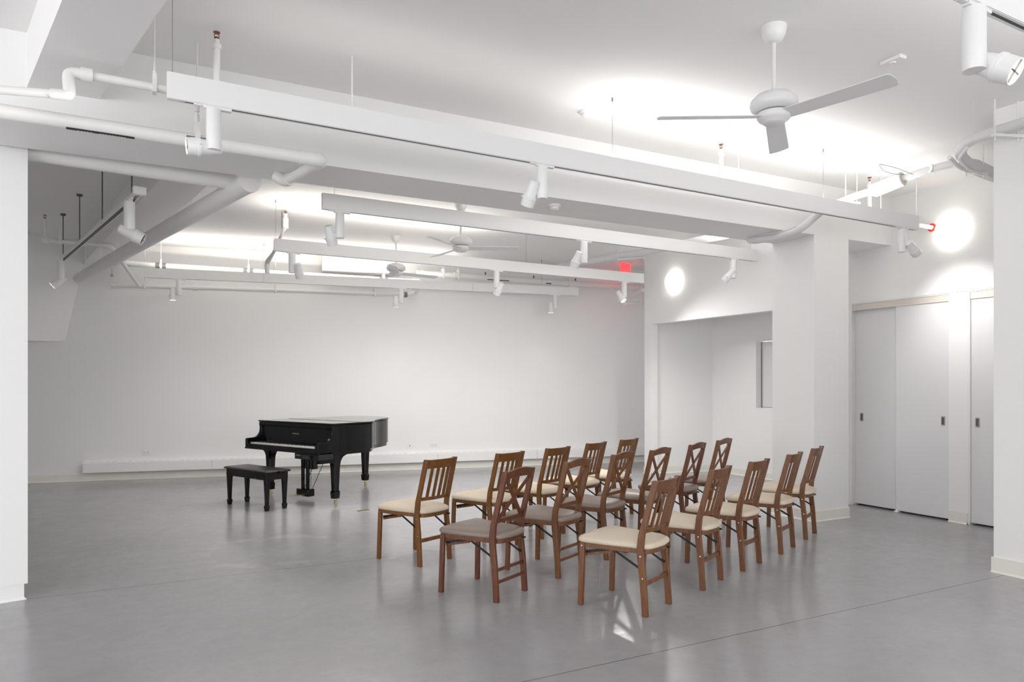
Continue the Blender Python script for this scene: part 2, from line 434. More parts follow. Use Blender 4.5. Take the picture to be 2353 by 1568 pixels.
# baseboards
def bboard(name, p, q, side=1, h=0.105, t=0.014, m='base'):
    p, q = V(p), V(q); d = (q-p).normalized(); n = V((-d.y, d.x, 0))*side
    mb = MB()
    a = [p, q, q+n*t, p+n*t]; mb.hexa(ring(a, 0) + ring(a, h))
    b = [p, q, q+n*(t+0.012), p+n*(t+0.012)]; c = [p, q, q+n*t, p+n*t]
    mb.hexa(ring(b, 0) + ring(c, 0.014))
    return struct(name, mb, M[m])
bboard('baseboard_back', WA, WB, -1)
bboard('baseboard_right', (DX, J1-0.004, 0), (DX, J2+0.004, 0), -1, h=0.12)
bboard('baseboard_right_near', (DX, 6.4, 0), (DX, J0+0.03, 0), -1, h=0.12)
bboard('baseboard_pillar_front', (PX0-0.012, BY0, 0), (PX1, BY0, 0), -1, h=0.11)
bboard('baseboard_pillar_side', (PX0, BY0, 0), (PX0, BY1, 0), 1, h=0.11)
bboard('baseboard_pillar_inner', (PX1, BY0, 0), (PX1, BY1, 0), -1, h=0.11)
bboard('baseboard_column', (RCX, RCY+0.012, 0), (RCX, 1.45, 0), -1, h=0.12)
bboard('baseboard_alcove_side', q0 + V((-0.0, -0.19, 0)), q0 + V((0.0, 0.0, 0)), 1)
bboard('baseboard_alcove_inner', q0 + V((0.0, -0.11, 0)), q1, -1)
bboard('baseboard_alcove_back', (AB, q1.y, 0), (AB, 6.3, 0), -1)

# sliding doors
def pull(parent, y):
    mb = MB(); x = DX+0.018
    mb.box((x, y, 1.09), (0.006, 0.042, 0.098)); f = mb.build('door_pull', M['steel'], parent, bevel=0.003)
    mb = MB(); mb.box((x-0.0035, y, 1.09), (0.003, 0.022, 0.072)); mb.build('finger_recess', M['darksteel'], f)
jm = MB()
jm.box((DX+0.06, J0-0.012, DZ/2), (0.115, 0.024, DZ)); jm.box((DX+0.06, J2-0.008, DZ/2), (0.115, 0.016, DZ))
jm.box((DX-0.004, (J0+1.6)/2, DZ+0.022), (0.008, J0-1.6+0.06, 0.018))
struct('trim_1', jm, M['wall'])
# pocket behind each panel is dark at the floor gap
struct('door_1', MB().box((DX+0.075, (J0-0.024+5.25)/2, 1.215), (0.03, J0-0.024-5.25, 2.39)), M['door'], bevel=0.002)
pull(bpy.data.objects['door_1'], 5.757)
bpy.data.objects['door_1'].children[0].location.x = 0.038
struct('door_2', MB().box((DX+0.038, (5.287+J1+0.002)/2, 1.215), (0.032, 5.287-J1, 2.39)), M['door'], bevel=0.002)
pull(bpy.data.objects['door_2'], 4.735)
struct('door_3', MB().box((DX+0.038, (J2-0.018+3.3)/2, 1.215), (0.032, J2-0.018-3.3, 2.39)), M['door'], bevel=0.002)
pull(bpy.data.objects['door_3'], 4.372)
mb = MB().box((DX+0.018, (J0-0.024+J1)/2, 2.437), (0.024, J0-0.024-J1, 0.074)); struct('trim_2', mb, M['rail'], bevel=0.002)
mb = MB().box((DX+0.018, (J2-0.018+3.3)/2, 2.437), (0.024, J2-0.018-3.3, 0.074)); struct('trim_3', mb, M['rail'], bevel=0.002)
g = thing('door_guide', 'small white floor guide where the two sliding door panels overlap', 'door guide', (DX+0.0, 5.27, 0))
MB().box((0.02, 0, 0.008), (0.06, 0.05, 0.016)).build('guide_base', M['white'], g, bevel=0.003)
MB().box((0.015, 0.0, 0.022), (0.012, 0.03, 0.02)).build('guide_fin', M['white'], g)

# ------------------------------------------------------------------ pendant light beams with tracks
TZ, BH = 3.22, 0.143
BEAMS = {}
def light_beam(key, p, q, label, wires, ups, slot=True, seams=()):
    p, q = V(p), V(q); L = (q-p).length; a = ang(q-p)
    t = thing('pendant_light_beam', label, 'light beam', (p.x, p.y, TZ), a, 'pendant light beams with tracks')
    w = 0.048
    mb = MB()
    # open-topped trough: two sides, a shelf, end plates; bottom with a track channel
    mb.box((L/2, 0.0015, -BH/2), (L, 0.003, BH)); mb.box((L/2, w-0.0015, -BH/2), (L, 0.003, BH))
    mb.box((L/2, w/2, -0.05), (L-0.004, w-0.006, 0.003))
    mb.box((0.0015, w/2, -BH/2), (0.003, w-0.006, BH)); mb.box((L-0.0015, w/2, -BH/2), (0.003, w-0.006, BH))
    mb.build('housing', M['white'], t)
    mb = MB()
    mb.box((L/2, 0.010, -BH-0.001), (L, 0.012, 0.004)); mb.box((L/2, w-0.010, -BH-0.001), (L, 0.012, 0.004))
    mb.box((0.045, w/2, -BH-0.001), (0.09, 0.008, 0.004)); mb.box((L-0.03, w/2, -BH-0.001), (0.06, 0.008, 0.004))
    mb.build('track_lip', M['white'], t)
    MB().box((L/2, w/2-0.001, -BH-0.0005), (L-0.12, 0.021, 0.004)).build('track_channel', M['slot'], t)  # almost flush strip; its dark colour stands in for shade in the recess
    for s in seams: MB().box((s*L, -0.0004, -BH/2), (0.003, 0.001, BH)).build('housing_seam', M['grey'], t)
    for (a0, a1, power, colr) in ups:
        l = (a1-a0)*L
        MB().box(((a0+a1)/2*L, w/2, -0.012), (l, 0.026, 0.010)).build('lamp_strip', M['tubeglow'], t)
        ld = bpy.data.lights.new('beam_uplight', 'AREA'); ld.shape = 'RECTANGLE'; ld.size = l; ld.size_y = 0.03
        ld.energy = power*(K_UPF if key in ('b0', 'b1') else K_UPR); ld.color = colr
        lo = bpy.data.objects.new('beam_uplight', ld); lo.parent = t; lo.location = ((a0+a1)/2*L, w/2, -0.002); lo.rotation_euler = (PI, 0, 0)
        COL.objects.link(lo)
    for s in wires:
        mb = MB(); mb.cyl((s*L, w/2, -0.05), (s*L, w/2, CZ-TZ), 0.0014, 6)
        mb.cyl((s*L, w/2, CZ-TZ-0.03), (s*L, w/2, CZ-TZ+0.002), 0.006, 8)
        mb.build('suspension_wire', M['darksteel'] if key != 'b1' else M['grey'], t)
    BEAMS[key] = (p, q, t)
    return t
def on_beam(key, x, z):
    """point of the beam's centre line seen at bearing x"""
    p, q, t = BEAMS[key]; d = (q-p).normalized(); n = V((-d.y, d.x, 0))
    o = p + n*0.024; k = (x-CX)/FPX
    r = CD(k, 1.0)       # direction of sight on the floor plan
    # o + s d = u r
    den = d.x*(-r.y) + r.x*d.y
    s = (o.x*r.y - o.y*r.x)/(d.x*(-r.y)+d.y*r.x) if abs(den) > 1e-9 else 0
    P = o + d*s
    return V((P.x, P.y, z))
WARM = (1.0, 0.94, 0.86); NEU = (1.0, 0.975, 0.94)
p0, q0b = PZ(2110, -20, 3.077), PZ(2353, 52, 3.077)
dirA = (PZ(2112.5, 496.5, TZ) - PZ(384, 163, TZ)).normalized()
near0 = PZ(2353, 52, 3.077); near0.z = TZ
light_beam('b0', near0 - dirA*2.6, near0 + dirA*1.9, 'nearest white pendant beam, cut off by the top right corner of the photo', (0.05, 0.95), [(0.40, 0.98, 30, NEU)])
light_beam('b1', PZ(384, 163, TZ), PZ(2112.5, 496.5, TZ), 'longest white pendant beam in front of the big ceiling beam, above the nearest fan side', (0.004, 0.44, 0.79), [(0.42, 0.98, 62, NEU), (0.04, 0.40, 2.5, NEU)])  # the weak second strip is added as fill for the left ceiling
light_beam('b2', PZ(741.5, 442.6, TZ), PZ(1741.6, 574.9, TZ), 'white pendant beam just behind the big ceiling beam, in front of the middle fan', (0.02, 0.98), [(0.36, 0.97, 44, NEU)])
light_beam('b3', PZ(629.8, 547.5, TZ), PZ(1480, 629.4, TZ), 'white pendant beam passing between the middle fan and the farthest fan', (0.004, 0.62), [(0.0, 0.5, 32, WARM)])
light_beam('b4', PZ(330, 615, TZ), PZ(1329.6, 661, TZ), 'farthest white pendant beam, hanging closest to the long back wall', (0.24, 0.9), [(0.02, 0.65, 38, WARM)], seams=(0.24, 0.72))

# short black-slotted track in the left corner
tp, tq = PZ(318, 449, 3.09), PZ(142, 600, 3.09)
L5 = (tq-tp).length
t5 = thing('ceiling_track', 'thin black-slotted track on dark rods in the left rear corner', 'light track', (tp.x, tp.y, 3.09), ang(tq-tp))
mb = MB(); mb.box((L5/2, 0.022, 0.02), (L5, 0.007, 0.045)); mb.box((L5/2, -0.022, 0.02), (L5, 0.007, 0.045)); mb.box((L5/2, 0, 0.04), (L5, 0.042, 0.005)); mb.build('track_body', M['white'], t5)
MB().box((L5/2+0.10, 0, 0.000), (L5-0.30, 0.034, 0.006)).build('track_channel', M['slot'], t5)
MB().box((-0.03, 0.0, 0.03), (0.06, 0.10, 0.065)).build('feed_box', M['white'], t5, bevel=0.004)
for xx in (303, 235, 183, 145):
    # rods stand where the track passes that bearing
    k = (xx-CX)/FPX; r = CD(k, 1.0); d = (tq-tp).normalized()
    s = (tp.x*r.y - tp.y*r.x)/(-(d.x*r.y) + d.y*r.x)
    mb = MB(); mb.cyl((s, 0, 0.04), (s, 0, CZ-3.09), 0.006, 8); mb.lathe([(0.035, 0.0), (0.028, -0.02), (0.01, -0.028)], Matrix.Translation((s, 0, CZ-3.09)))
    mb.build('support_rod', M['darksteel'], t5)
BEAMS['b5'] = (tp, tq, t5)

# ------------------------------------------------------------------ spot heads
def head_shapes():
    h = {}
    mb = MB(); mb.box((0, 0, -0.008), (0.15, 0.034, 0.018)); mb.box((-0.09, 0, -0.004), (0.05, 0.024, 0.010)); h['adapter'] = mb
    mb = MB(); mb.lathe([(0.0395, 0.0), (0.041, -0.004), (0.041, -0.228), (0.0395, -0.232)], Matrix.Translation((0, 0, -0.016)), 28); h['ballast_tube'] = mb
    return h
def spot_head(key, sx, hx, hy, aim, label, lit=False, power=0, size=1.0, zb=None, cone=95, blend=1.0):
    p, q, t = BEAMS[key]
    zb = (TZ-BH) if zb is None else zb
    P = on_beam(key, sx, zb); a = ang(q-p)
    Y = P.x*ST + P.y*CT
    root = thing('track_spotlight', label, 'spotlight', (P.x, P.y, zb), 0, 'white track spotlights')
    mb = MB(); R = Matrix.Rotation(a, 4, 'Z')
    mb.box((0.02*size, 0, -0.009), (0.15*size, 0.034, 0.018), mtx=R); mb.box((-0.08*size, 0, -0.005), (0.05, 0.024, 0.010), mtx=R)
    mb.build('track_adapter', M['white'], root, bevel=0.002)
    L = 0.232*size
    MB().lathe([(0.0385*size, 0.0), (0.040*size, -0.004), (0.040*size, -L+0.004), (0.0385*size, -L)], Matrix.Translation((0, 0, -0.016)), 28).build('ballast_tube', M['white'], root)
    H = PD(hx, hy, Y) - V((P.x, P.y, zb))
    d = CD(*aim[:2], aim[2]).normalized()
    s = size
    mx = axis_m(H, d)
    hd = MB().lathe([(0.026*s, -0.100*s), (0.034*s, -0.097*s), (0.043*s, -0.01*s), (0.046*s, 0.012*s), (0.0535*s, 0.014*s), (0.0535*s, 0.030*s), (0.051*s, 0.032*s), (0.048*s, 0.085*s), (0.045*s, 0.085*s), (0.040*s, 0.060*s), (0.001, 0.055*s)], mx, 32).build('lamp_housing', M['white'], root)
    MB().cyl(V((0, 0, -0.016-L*0.93)), H - d*0.03*s, 0.012*s, 10).build('swivel_arm', M['white'], root)
    MB().cyl(mx @ V((0.05*s, 0, 0.022*s)), mx @ V((0.075*s, 0, 0.022*s)), 0.004*s, 8).build('lock_screw', M['white'], hd)
    MB().lathe([(0.042*s, 0.066*s), (0.041*s, 0.070*s), (0.02*s, 0.074*s), (0.001, 0.075*s)], mx, 24).build('lens', M['lens'] if lit else M['steel'], hd)
    mb = MB()
    mb.bar(mx @ V((-0.042*s, 0, 0.079*s)), mx @ V((0.042*s, 0, 0.079*s)), 0.002, 0.008*s); mb.bar(mx @ V((0, -0.042*s, 0.079*s)), mx @ V((0, 0.042*s, 0.079*s)), 0.002, 0.008*s)
    mb.build('glare_baffle', M['darksteel'], hd)
    if power:
        ld = bpy.data.lights.new('spot_beam', 'SPOT'); ld.energy = power*(K_DOOR if 'closet doors' in label else K_SPOT); ld.spot_size = math.radians(cone); ld.spot_blend = blend
        ld.shadow_soft_size = 0.035; ld.color = (1.0, 0.975, 0.95)
        lo = bpy.data.objects.new('spot_beam', ld); lo.parent = root
        lo.location = H + d*0.10*s; lo.rotation_euler = (-d).to_track_quat('Z', 'Y').to_euler(); COL.objects.link(lo)
    return root
spot_head('b0', 2238, 2282, 152, (0.50, -0.60, -0.48), 'large white spotlight in the top right corner, lit lens turned to the right', True, 45, 1.12)
spot_head('b1', 491, 466, 338, (-0.84, -0.52, -0.10), 'white spotlight at the left end of the longest beam, lit lens pointing left', True, 40)
spot_head('b1', 1246, 1219, 447, (-0.30, 0.42, -0.85), 'white spotlight halfway along the longest beam, tipped down to the left', False, 14)
spot_head('b1', 2072, 2098, 572, (0.62, 0.34, -0.50), 'white spotlight at the right end of the longest beam, aimed at the closet doors', False, 14, 1.0, cone=80, blend=1.0)
spot_head('b2', 781, 760, 543, (0.10, 0.48, -0.86), 'white spotlight at the left end of the beam behind the big ceiling beam', False, 90, cone=140)
spot_head('b2', 1342, 1325, 598, (-0.30, 0.40, -0.85), 'white spotlight below the middle of the second beam, right of the middle fan', False, 90, cone=140)
spot_head('b2', 1684, 1675, 634, (-0.50, 0.25, -0.66), 'white spotlight at the right end of the second beam, against the alcove wall', False, 130, cone=140)
spot_head('b3', 671, 687, 624, (0.0, 0.46, -0.87), 'white spotlight near the left end of the third beam', False, 75, cone=140)
spot_head('b3', 1141, 1146, 665, (-0.40, 0.30, -0.80), 'white spotlight in the middle of the third beam, right of the farthest fan', False, 45, cone=140)
spot_head('b3', 1434, 1427, 682, (0.42, -0.38, -0.80), 'lit spotlight at the right end of the third beam, near the red glow', True, 90, cone=140)
spot_head('b4', 411, 397, 677, (0.05, -0.12, -0.98), 'white spotlight hanging straight down at the left end of the farthest beam', True, 5, cone=110)
spot_head('b4', 922, 910, 694, (0.0, -0.05, -0.99), 'white spotlight hanging straight down in the middle of the farthest beam', True, 5, cone=110)
spot_head('b4', 1276, 1266, 708, (0.0, -0.08, -0.99), 'white spotlight hanging straight down at the right end of the farthest beam', True, 5, cone=110)
spot_head('b5', 297, 304, 539, (0.80, 0.25, -0.40), 'white spotlight at the near end of the left corner track', False, 3, 1.12, zb=3.09)
spot_head('b5', 140, 134, 648, (-0.55, -0.45, -0.60), 'white spotlight at the far end of the left corner track', True, 2, zb=3.09)

# ------------------------------------------------------------------ ceiling fans
def fan(X, Y, zb, angs, R, label):
    P = C(X, Y)
    t = thing('ceiling_fan', label, 'ceiling fan', (P.x, P.y, zb), 0, 'white three blade ceiling fans')
    h = CZ - zb
    MB().lathe([(0.075, h+0.002), (0.075, h-0.012), (0.070, h-0.045), (0.050, h-0.085), (0.03, h-0.098), (0.01, h-0.10)], None, 32).build('canopy', M['fan'], t)
    MB().cyl((0, 0, 0.10), (0, 0, h-0.085), 0.0125, 16).build('downrod', M['fan'], t)
    MB().lathe([(0.02, 0.150), (0.06, 0.146), (0.105, 0.130), (0.136, 0.100), (0.142, 0.075), (0.134, 0.050), (0.112, 0.034), (0.09, 0.03)], None, 40).build('motor_housing', M['fan'], t)
    MB().lathe([(0.086, 0.034), (0.086, 0.022)], None, 36).build('motor_gap', M['slot'], t)
    MB().lathe([(0.094, 0.024), (0.100, 0.015), (0.100, -0.005), (0.088, -0.022), (0.072, -0.030), (0.070, -0.034), (0.060, -0.042), (0.03, -0.047), (0.001, -0.048)], None, 40).build('hub', M['fan'], t)
    for a in angs:
        a = math.radians(a) - TH
        mb = MB(); w0, w1, th = 0.055, 0.066, 0.005
        poly = [(0.075, -w0), (R-0.012, -w1), (R, -w1+0.012), (R+0.012, 0), (R, w1-0.012), (R-0.012, w1), (0.075, w0)]
        m = Matrix.Rotation(a, 4, 'Z') @ Matrix.Translation((0, 0, 0.002)) @ Matrix.Rotation(math.radians(-12), 4, 'X')
        mb.prism(poly, -th/2, th/2, m); mb.build('blade', M['fan'], t, bevel=0.0015)
    return t
fan(1.600, 4.36, 3.130, (-50, 67, 178), 0.70, 'nearest and largest white ceiling fan, in front of the big ceiling beam')
fan(-0.62, 8.64, 3.138, (-114, 4, 124), 0.70, 'middle white ceiling fan, hanging between the second and third light beams')
fan(-1.715, 10.55, 3.132, (38, 155, 275), 0.70, 'farthest white ceiling fan, just above the farthest light beam')

# ------------------------------------------------------------------ wall lamps
def wall_lamp(P, n, label):
    t = thing('wall_lamp', label, 'wall lamp', P, ang(n), 'round wall lamps')
    mx = Matrix.Rotation(PI/2, 4, 'Y')
    MB().lathe([(0.13, 0.0), (0.14, 0.004), (0.14, 0.018), (0.13, 0.02)], mx, 40).build('back_plate', M['white'], t)
    MB().lathe([(0.165, 0.018), (0.170, 0.035), (0.166, 0.055), (0.14, 0.082), (0.085, 0.100), (0.001, 0.106)], mx, 48).build('lamp_shade', M['glow'], t)
wall_lamp((AX, 8.82, 3.12), V((-1, 0, 0)), 'round glowing wall lamp above the alcove opening')
wall_lamp((DX, 4.62, 3.16), V((-1, 0, 0)), 'larger looking round glowing wall lamp high above the closet doors')

# ------------------------------------------------------------------ pipes
def fitting(mb, p, d, r, l=0.05):
    d = V(d).normalized(); p = V(p); mb.cyl(p - d*l/2, p + d*l/2, r, 16)
def sprinkler(parent, x, y, z0, z1, r=0.020):
    """riser with a bronze upright head, in the parent's coordinates"""
    rs = MB(); rs.cyl((x, y, z0), (x, y, z1-0.075), r, 14); rs.cyl((x, y, z1-0.105), (x, y, z1-0.075), r*1.35, 14); rs.cyl((x, y, z1-0.078), (x, y, z1-0.045), r*0.8, 12)
    o = rs.build('sprinkler_riser', M['pipe'], parent)
    h = MB(); h.cyl((x, y, z1-0.006), (x, y, z1), 0.020, 12); h.cyl((x, y, z1-0.045), (x, y, z1-0.030), 0.010, 8)
    h.tube([(x-0.012, y, z1-0.04), (x-0.014, y, z1-0.02), (x, y, z1-0.006)], 0.0028, 6); h.tube([(x+0.012, y, z1-0.04), (x+0.014, y, z1-0.02), (x, y, z1-0.006)], 0.0028, 6)
    h.build('sprinkler_head', M['copper'], o)
def hanger(parent, x, y, z, r, ztop, name='pipe_hanger'):
    mb = MB(); mb.cyl((x, y, z+r+0.05), (x, y, ztop), 0.0055, 8); mb.box((x, y, z+0.02), (0.022, 2*r+0.014, 2*r+0.06)); mb.cyl((x, y, z+r+0.02), (x, y, z+r+0.07), 0.009, 8)
    mb.build(name, M['pipe'], parent)

# sprinkler line behind the longest beam: from the elbow at the left to the red ring on the door wall
aA = math.atan2(dirA.y, dirA.x)
SP0 = PZ(156, 165, 3.235)
wp = V((DX, 4.84, 3.235))
dl = (wp - SP0); dl.z = 0; Ls = dl.length; aS = math.atan2(dl.y, dl.x)
t = thing('sprinkler_pipe', 'thin white sprinkler pipe behind the longest beam, ending at a red ring', 'pipe', (SP0.x, SP0.y, 3.235), aS)
mb = MB(); mb.cyl((0, 0, 0), (Ls+0.02, 0, 0), 0.0245, 16); mb.build('pipe_run', M['pipe'], t)
iR = lambda P: Matrix.Rotation(-aS, 3, 'Z') @ (V(P) - V((SP0.x, SP0.y, 3.235)))
lowc = iR(PZ(160, 219, 3.09)); lowl = iR(PZ(-60, 202, 3.09))
mb = MB(); mb.tube([(0.10, 0, 0), (0, 0, 0), tuple(lowc)], 0.031, 16, round_n=1.6); mb.cyl((0.06, 0, 0), (0.12, 0, 0), 0.040, 18); mb.build('elbow', M['pipe'], t)
mb = MB(); mb.tube([tuple(lowc*0.75), tuple(lowc), tuple(lowc + (lowl-lowc).normalized()*0.09)], 0.029, 16, round_n=1.6); mb.build('elbow', M['pipe'], t)
mb = MB(); mb.cyl(tuple(lowc), tuple(lowl), 0.0235, 16); mb.build('branch_pipe', M['pipe'], t)
mb = MB(); mb.cyl((0, 0, 0), tuple(lowc), 0.022, 14); mb.build('drop_pipe', M['pipe'], t)
def s_at(x):
    k = (x-CX)/FPX; r = CD(k, 1.0); d = V((math.cos(aS), math.sin(aS), 0))
    return (SP0.x*r.y - SP0.y*r.x)/(-(d.x*r.y) + d.y*r.x)
for x in (498, 1657, 1998): sprinkler(t, s_at(x), 0, 0.01, CZ-3.235-0.04)
for x in (355, 809, 1697, 2024): hanger(t, s_at(x), 0, 0, 0.0245, CZ-3.235)
mb = MB(); mb.lathe([(0.045, -0.004), (0.045, 0.004), (0.030, 0.012)], Matrix.Translation((Ls-0.014, 0, 0)) @ Matrix.Rotation(-PI/2, 4, 'Y'), 24); mb.build('red_ring', M['red'], t)

# large pipe along the front of the big beam
g0, g1 = PZ(-70, 245, 3.05), PZ(742, 369, 3.05)
g2 = PZ(655, 417, 3.05)
t = thing('drain_pipe', 'thick white pipe along the front of the big ceiling beam with a black printed label', 'pipe', (g0.x, g0.y, 3.05), ang(g1-g0))
Rg = Matrix.Rotation(-ang(g1-g0), 3, 'Z'); loc = lambda P: Rg @ (V((P.x, P.y, P.z)) - V((g0.x, g0.y, 3.05)))
Lg = (g1-g0).length; b2 = loc(g2)
mb = MB(); mb.cyl((0, 0, 0), (Lg-0.06, 0, 0), 0.043, 24); mb.build('pipe_run', M['pipe'], t)
mb = MB(); mb.tube([(Lg-0.16, 0, 0), (Lg, 0, 0), tuple(V((Lg, 0, 0)) + (b2-V((Lg, 0, 0))).normalized()*0.12)], 0.047, 24, round_n=2.2); mb.build('elbow', M['pipe'], t)
mb = MB(); mb.cyl((Lg, 0, 0), tuple(b2), 0.036, 20); mb.build('return_pipe', M['pipe'], t)
mb = MB(); mb.tube([tuple(b2 - (b2-V((Lg, 0, 0))).normalized()*0.08), tuple(b2), tuple(b2 + V((-0.06, 0.05, 0.045)))], 0.044, 20, round_n=2.0); mb.build('elbow', M['pipe'], t)
# label strip wrapped on the underside, and clamp band
def wrap(mb, x0, x1, r, a0, a1, n=6):
    rows = [[(x, -math.cos(a)*r, math.sin(a)*r) for a in [math.radians(a0 + (a1-a0)*i/n) for i in range(n+1)]] for x in (x0, x1)]
    A = [[mb.bm.verts.new(p) for p in row] for row in rows]
    for i in range(n): mb.bm.faces.new((A[0][i], A[0][i+1], A[1][i+1], A[1][i]))
def sx(x): 
    k = (x-CX)/FPX; r = CD(k, 1.0); d = (g1-g0).normalized()
    return (g0.x*r.y - g0.y*r.x)/(-(d.x*r.y) + d.y*r.x)
mb = MB(); wrap(mb, sx(152), sx(309), 0.0445, -108, -62); mb.build('pipe_label', M['tape'], t)
mb = MB()
x0, x1 = sx(178), sx(285)
for i in range(16):
    if i in (5, 6): continue
    xx = x0 + (x1-x0)*i/15
    wrap(mb, xx, xx+0.010, 0.0450, -100, -84, 2)
    if i % 3: wrap(mb, xx, xx+0.018, 0.0450, -92, -89, 1)
mb.build('label_lettering', M['white'], t)
mb = MB(); wrap(mb, sx(427), sx(480), 0.0446, -55, 22); mb.build('pipe_band', M['grey'], t)
hx = sx(453); mb = MB(); mb.cyl((hx, 0, 0.06), (hx, 0, CZ-3.05), 0.006, 8); mb.box((hx, 0, 0.03), (0.03, 0.10, 0.16)); mb.cyl((hx, 0, 0.12), (hx, 0, 0.17), 0.014, 10); mb.cyl((hx, 0, 0.19), (hx, 0, 0.25), 0.016, 10); mb.build('pipe_hanger', M['pipe'], t)

# two fat ducts in the left rear
u0, u1 = PZ(-20, 333, 3.16), PZ(540, 423, 3.14)
t = thing('duct_pipe', 'fat white duct behind the big ceiling beam at left, with a fatter arm slanting back', 'duct', (u0.x, u0.y, 3.15), ang(u1-u0))
MB().cyl((0, 0, 0), ((u1-u0).length, 0, 0), 0.062, 28).build('duct_run', M['pipe'], t)
v0, v1 = PZ(574, 418, 3.09), PZ(214, 622, 3.09)
vd = (v1-v0).normalized(); v1 = v0 + vd*((on_wall(-6.1, 3.09)-v0).length+0.0)
u_root = t
t = bpy.data.objects.new('slanting_duct', None)
Lv = (v1-v0).length
R2 = Matrix.Rotation(-u_root.rotation_euler.z, 4, 'Z') @ Matrix.Translation(-V(u_root.location)) @ Matrix.Translation((v0.x, v0.y, 3.09)) @ Matrix.Rotation(ang(v1-v0), 4, 'Z')
def into(mb): bmesh.ops.transform(mb.bm, matrix=R2, verts=mb.bm.verts); return mb
bpy.data.objects.remove(t); t = u_root
into(MB().cyl((0, 0, 0), (Lv, 0, 0), 0.078, 32)).build('duct_run', M['pipe'], t)
into(MB().lathe([(0.084, 0.0), (0.084, 0.05)], Matrix.Translation((-0.01, 0, 0)) @ Matrix.Rotation(PI/2, 4, 'Y'), 32)).build('duct_end_cap', M['pipe'], t)
for s in (0.62, 0.76, 0.93):
    mb = MB(); mb.cyl((Lv*s, 0, 0.07), (Lv*s, 0, CZ-3.09), 0.004, 6); mb.lathe([(0.081, -0.012), (0.081, 0.012)], Matrix.Translation((Lv*s, 0, 0)) @ Matrix.Rotation(PI/2, 4, 'Y'), 28); into(mb).build('duct_strap', M['pipe'], t)
tg = PZ(257, 633, 2.93)
t = thing('valve_tag', 'small round brass tag hanging under the slanting duct', 'tag', (tg.x, tg.y, 2.93))
mb = MB(); mb.lathe([(0.022, -0.001), (0.022, 0.001)], Matrix.Rotation(-TH, 4, 'Z') @ Matrix.Rotation(PI/2, 4, 'X'), 20); mb.build('tag_disc', M['brass'], t)
MB().cyl((0, 0, 0.02), (0, 0, 0.10), 0.002, 6).build('tag_wire', M['darksteel'], t)

# rear sprinkler branch at the left, dropping to the lower pipe along the back wall
def polyrun(name, label, pts, r, cat='pipe', m='pipe', seg=14, rn=2.2, part='pipe_run', group=None):
    pts = [V(p) for p in pts]; o = V((pts[0].x, pts[0].y, pts[0].z))
    t = thing(name, label, cat, o, 0, group)
    MB().tube([tuple(p-o) for p in pts], r, seg, round_n=rn).build(part, M[m], t)
    return t, o
a0 = PZ(103, 553, 3.30); a1 = PZ(255, 566, 3.30)
w0_, w1_ = wallpt(255, 2.95, 0.25), wallpt(926, 2.95, 0.25)
w0_ = PD(255, 656, (V((w0_.x*CT - w0_.y*ST, w0_.x*ST + w0_.y*CT))).y); w1_ = PD(926, 677, (V((w1_.x*CT - w1_.y*ST, w1_.x*ST + w1_.y*CT))).y)
jn = w0_ + (w1_-w0_)*((313-255)/(926-255)*1.0)
t, o = polyrun('sprinkler_branch', 'low white sprinkler pipe before the back wall, its branch rising to the left corner', [a0, a1, jn], 0.026)
for P in (a1,):
    MB().tube([tuple(P-o+(a0-P).normalized()*0.10), tuple(P-o), tuple(P-o+(jn-P).normalized()*0.10)], 0.034, 14, round_n=2).build('elbow', M['pipe'], t)
sprinkler(t, 0, 0, 0, CZ-3.30-0.06, 0.016)
MB().box((0.0, 0, 0.0), (0.07, 0.07, 0.07)).build('tee', M['pipe'], t, bevel=0.015)
mp_ = a0 + (a1-a0)*0.22 - o; hanger(t, mp_.x, mp_.y, mp_.z, 0.026, CZ-o.z)
MB().tube([tuple(w0_-o), tuple(w1_-o)], 0.031, 14).build('main_run', M['pipe'], t); wo = w0_-o
dd = (w1_-w0_).normalized(); Lw = (w1_-w0_).length
for s, r in ((0.008, 0.045), (0.265, 0.042)):
    p = wo + dd*Lw*s; MB().cyl(tuple(p - dd*0.035), tuple(p + dd*0.035), r, 16).build('coupling', M['pipe'], t)
for s in (0.105, 0.535, 0.892): p = wo + dd*Lw*s; hanger(t, p.x, p.y, p.z, 0.031, CZ-o.z)
e = wo + dd*Lw; up = V((0, 0, 0.10)) + wn*0.16 + dd*0.10
MB().tube([tuple(e), tuple(e + dd*0.13), tuple(e + dd*0.14 + up)], 0.036, 16, round_n=2.4).build('elbow', M['pipe'], t)
MB().cyl(tuple(e + dd*0.02), tuple(e + dd*0.07), 0.048, 16).build('coupling', M['grey'], t)
MB().cyl(tuple(e + dd*0.14 + up*0.7), tuple(e + dd*0.14 + up), 0.050, 16).build('coupling', M['pipe'], t)

def at_wall(x, y, off):
    t_ = (x-CX)/FPX; Y = (12.97 - off*1.045)/(1 - 0.302*t_); return PD(x, y, Y)
z_ = [at_wall(290, 606, 0.45), at_wall(960, 648, 0.45)]
t, o = polyrun('overhead_pipe', 'bright white pipe above the farthest beam, along the left part of the back wall', z_, 0.044)
dd = (z_[1]-z_[0]).normalized(); Lw = (z_[1]-z_[0]).length
for s in (0.108, 0.392, 0.87):
    p = dd*Lw*s; hanger(t, p.x, p.y, p.z, 0.044, CZ-o.z)
    for k in (-0.045, 0.045): MB().cyl(tuple(p + dd*(k-0.028)), tuple(p + dd*(k+0.028)), 0.0455, 16).build('pipe_band', M['grey'], t)
p = dd*Lw*0.685; MB().bar(tuple(p - dd*0.18 + V((0,0,-0.022)) - wn*0.0435), tuple(p + dd*0.18 + V((0,0,-0.022)) - wn*0.0435), 0.004, 0.014).build('pipe_label', M['tape'], t)
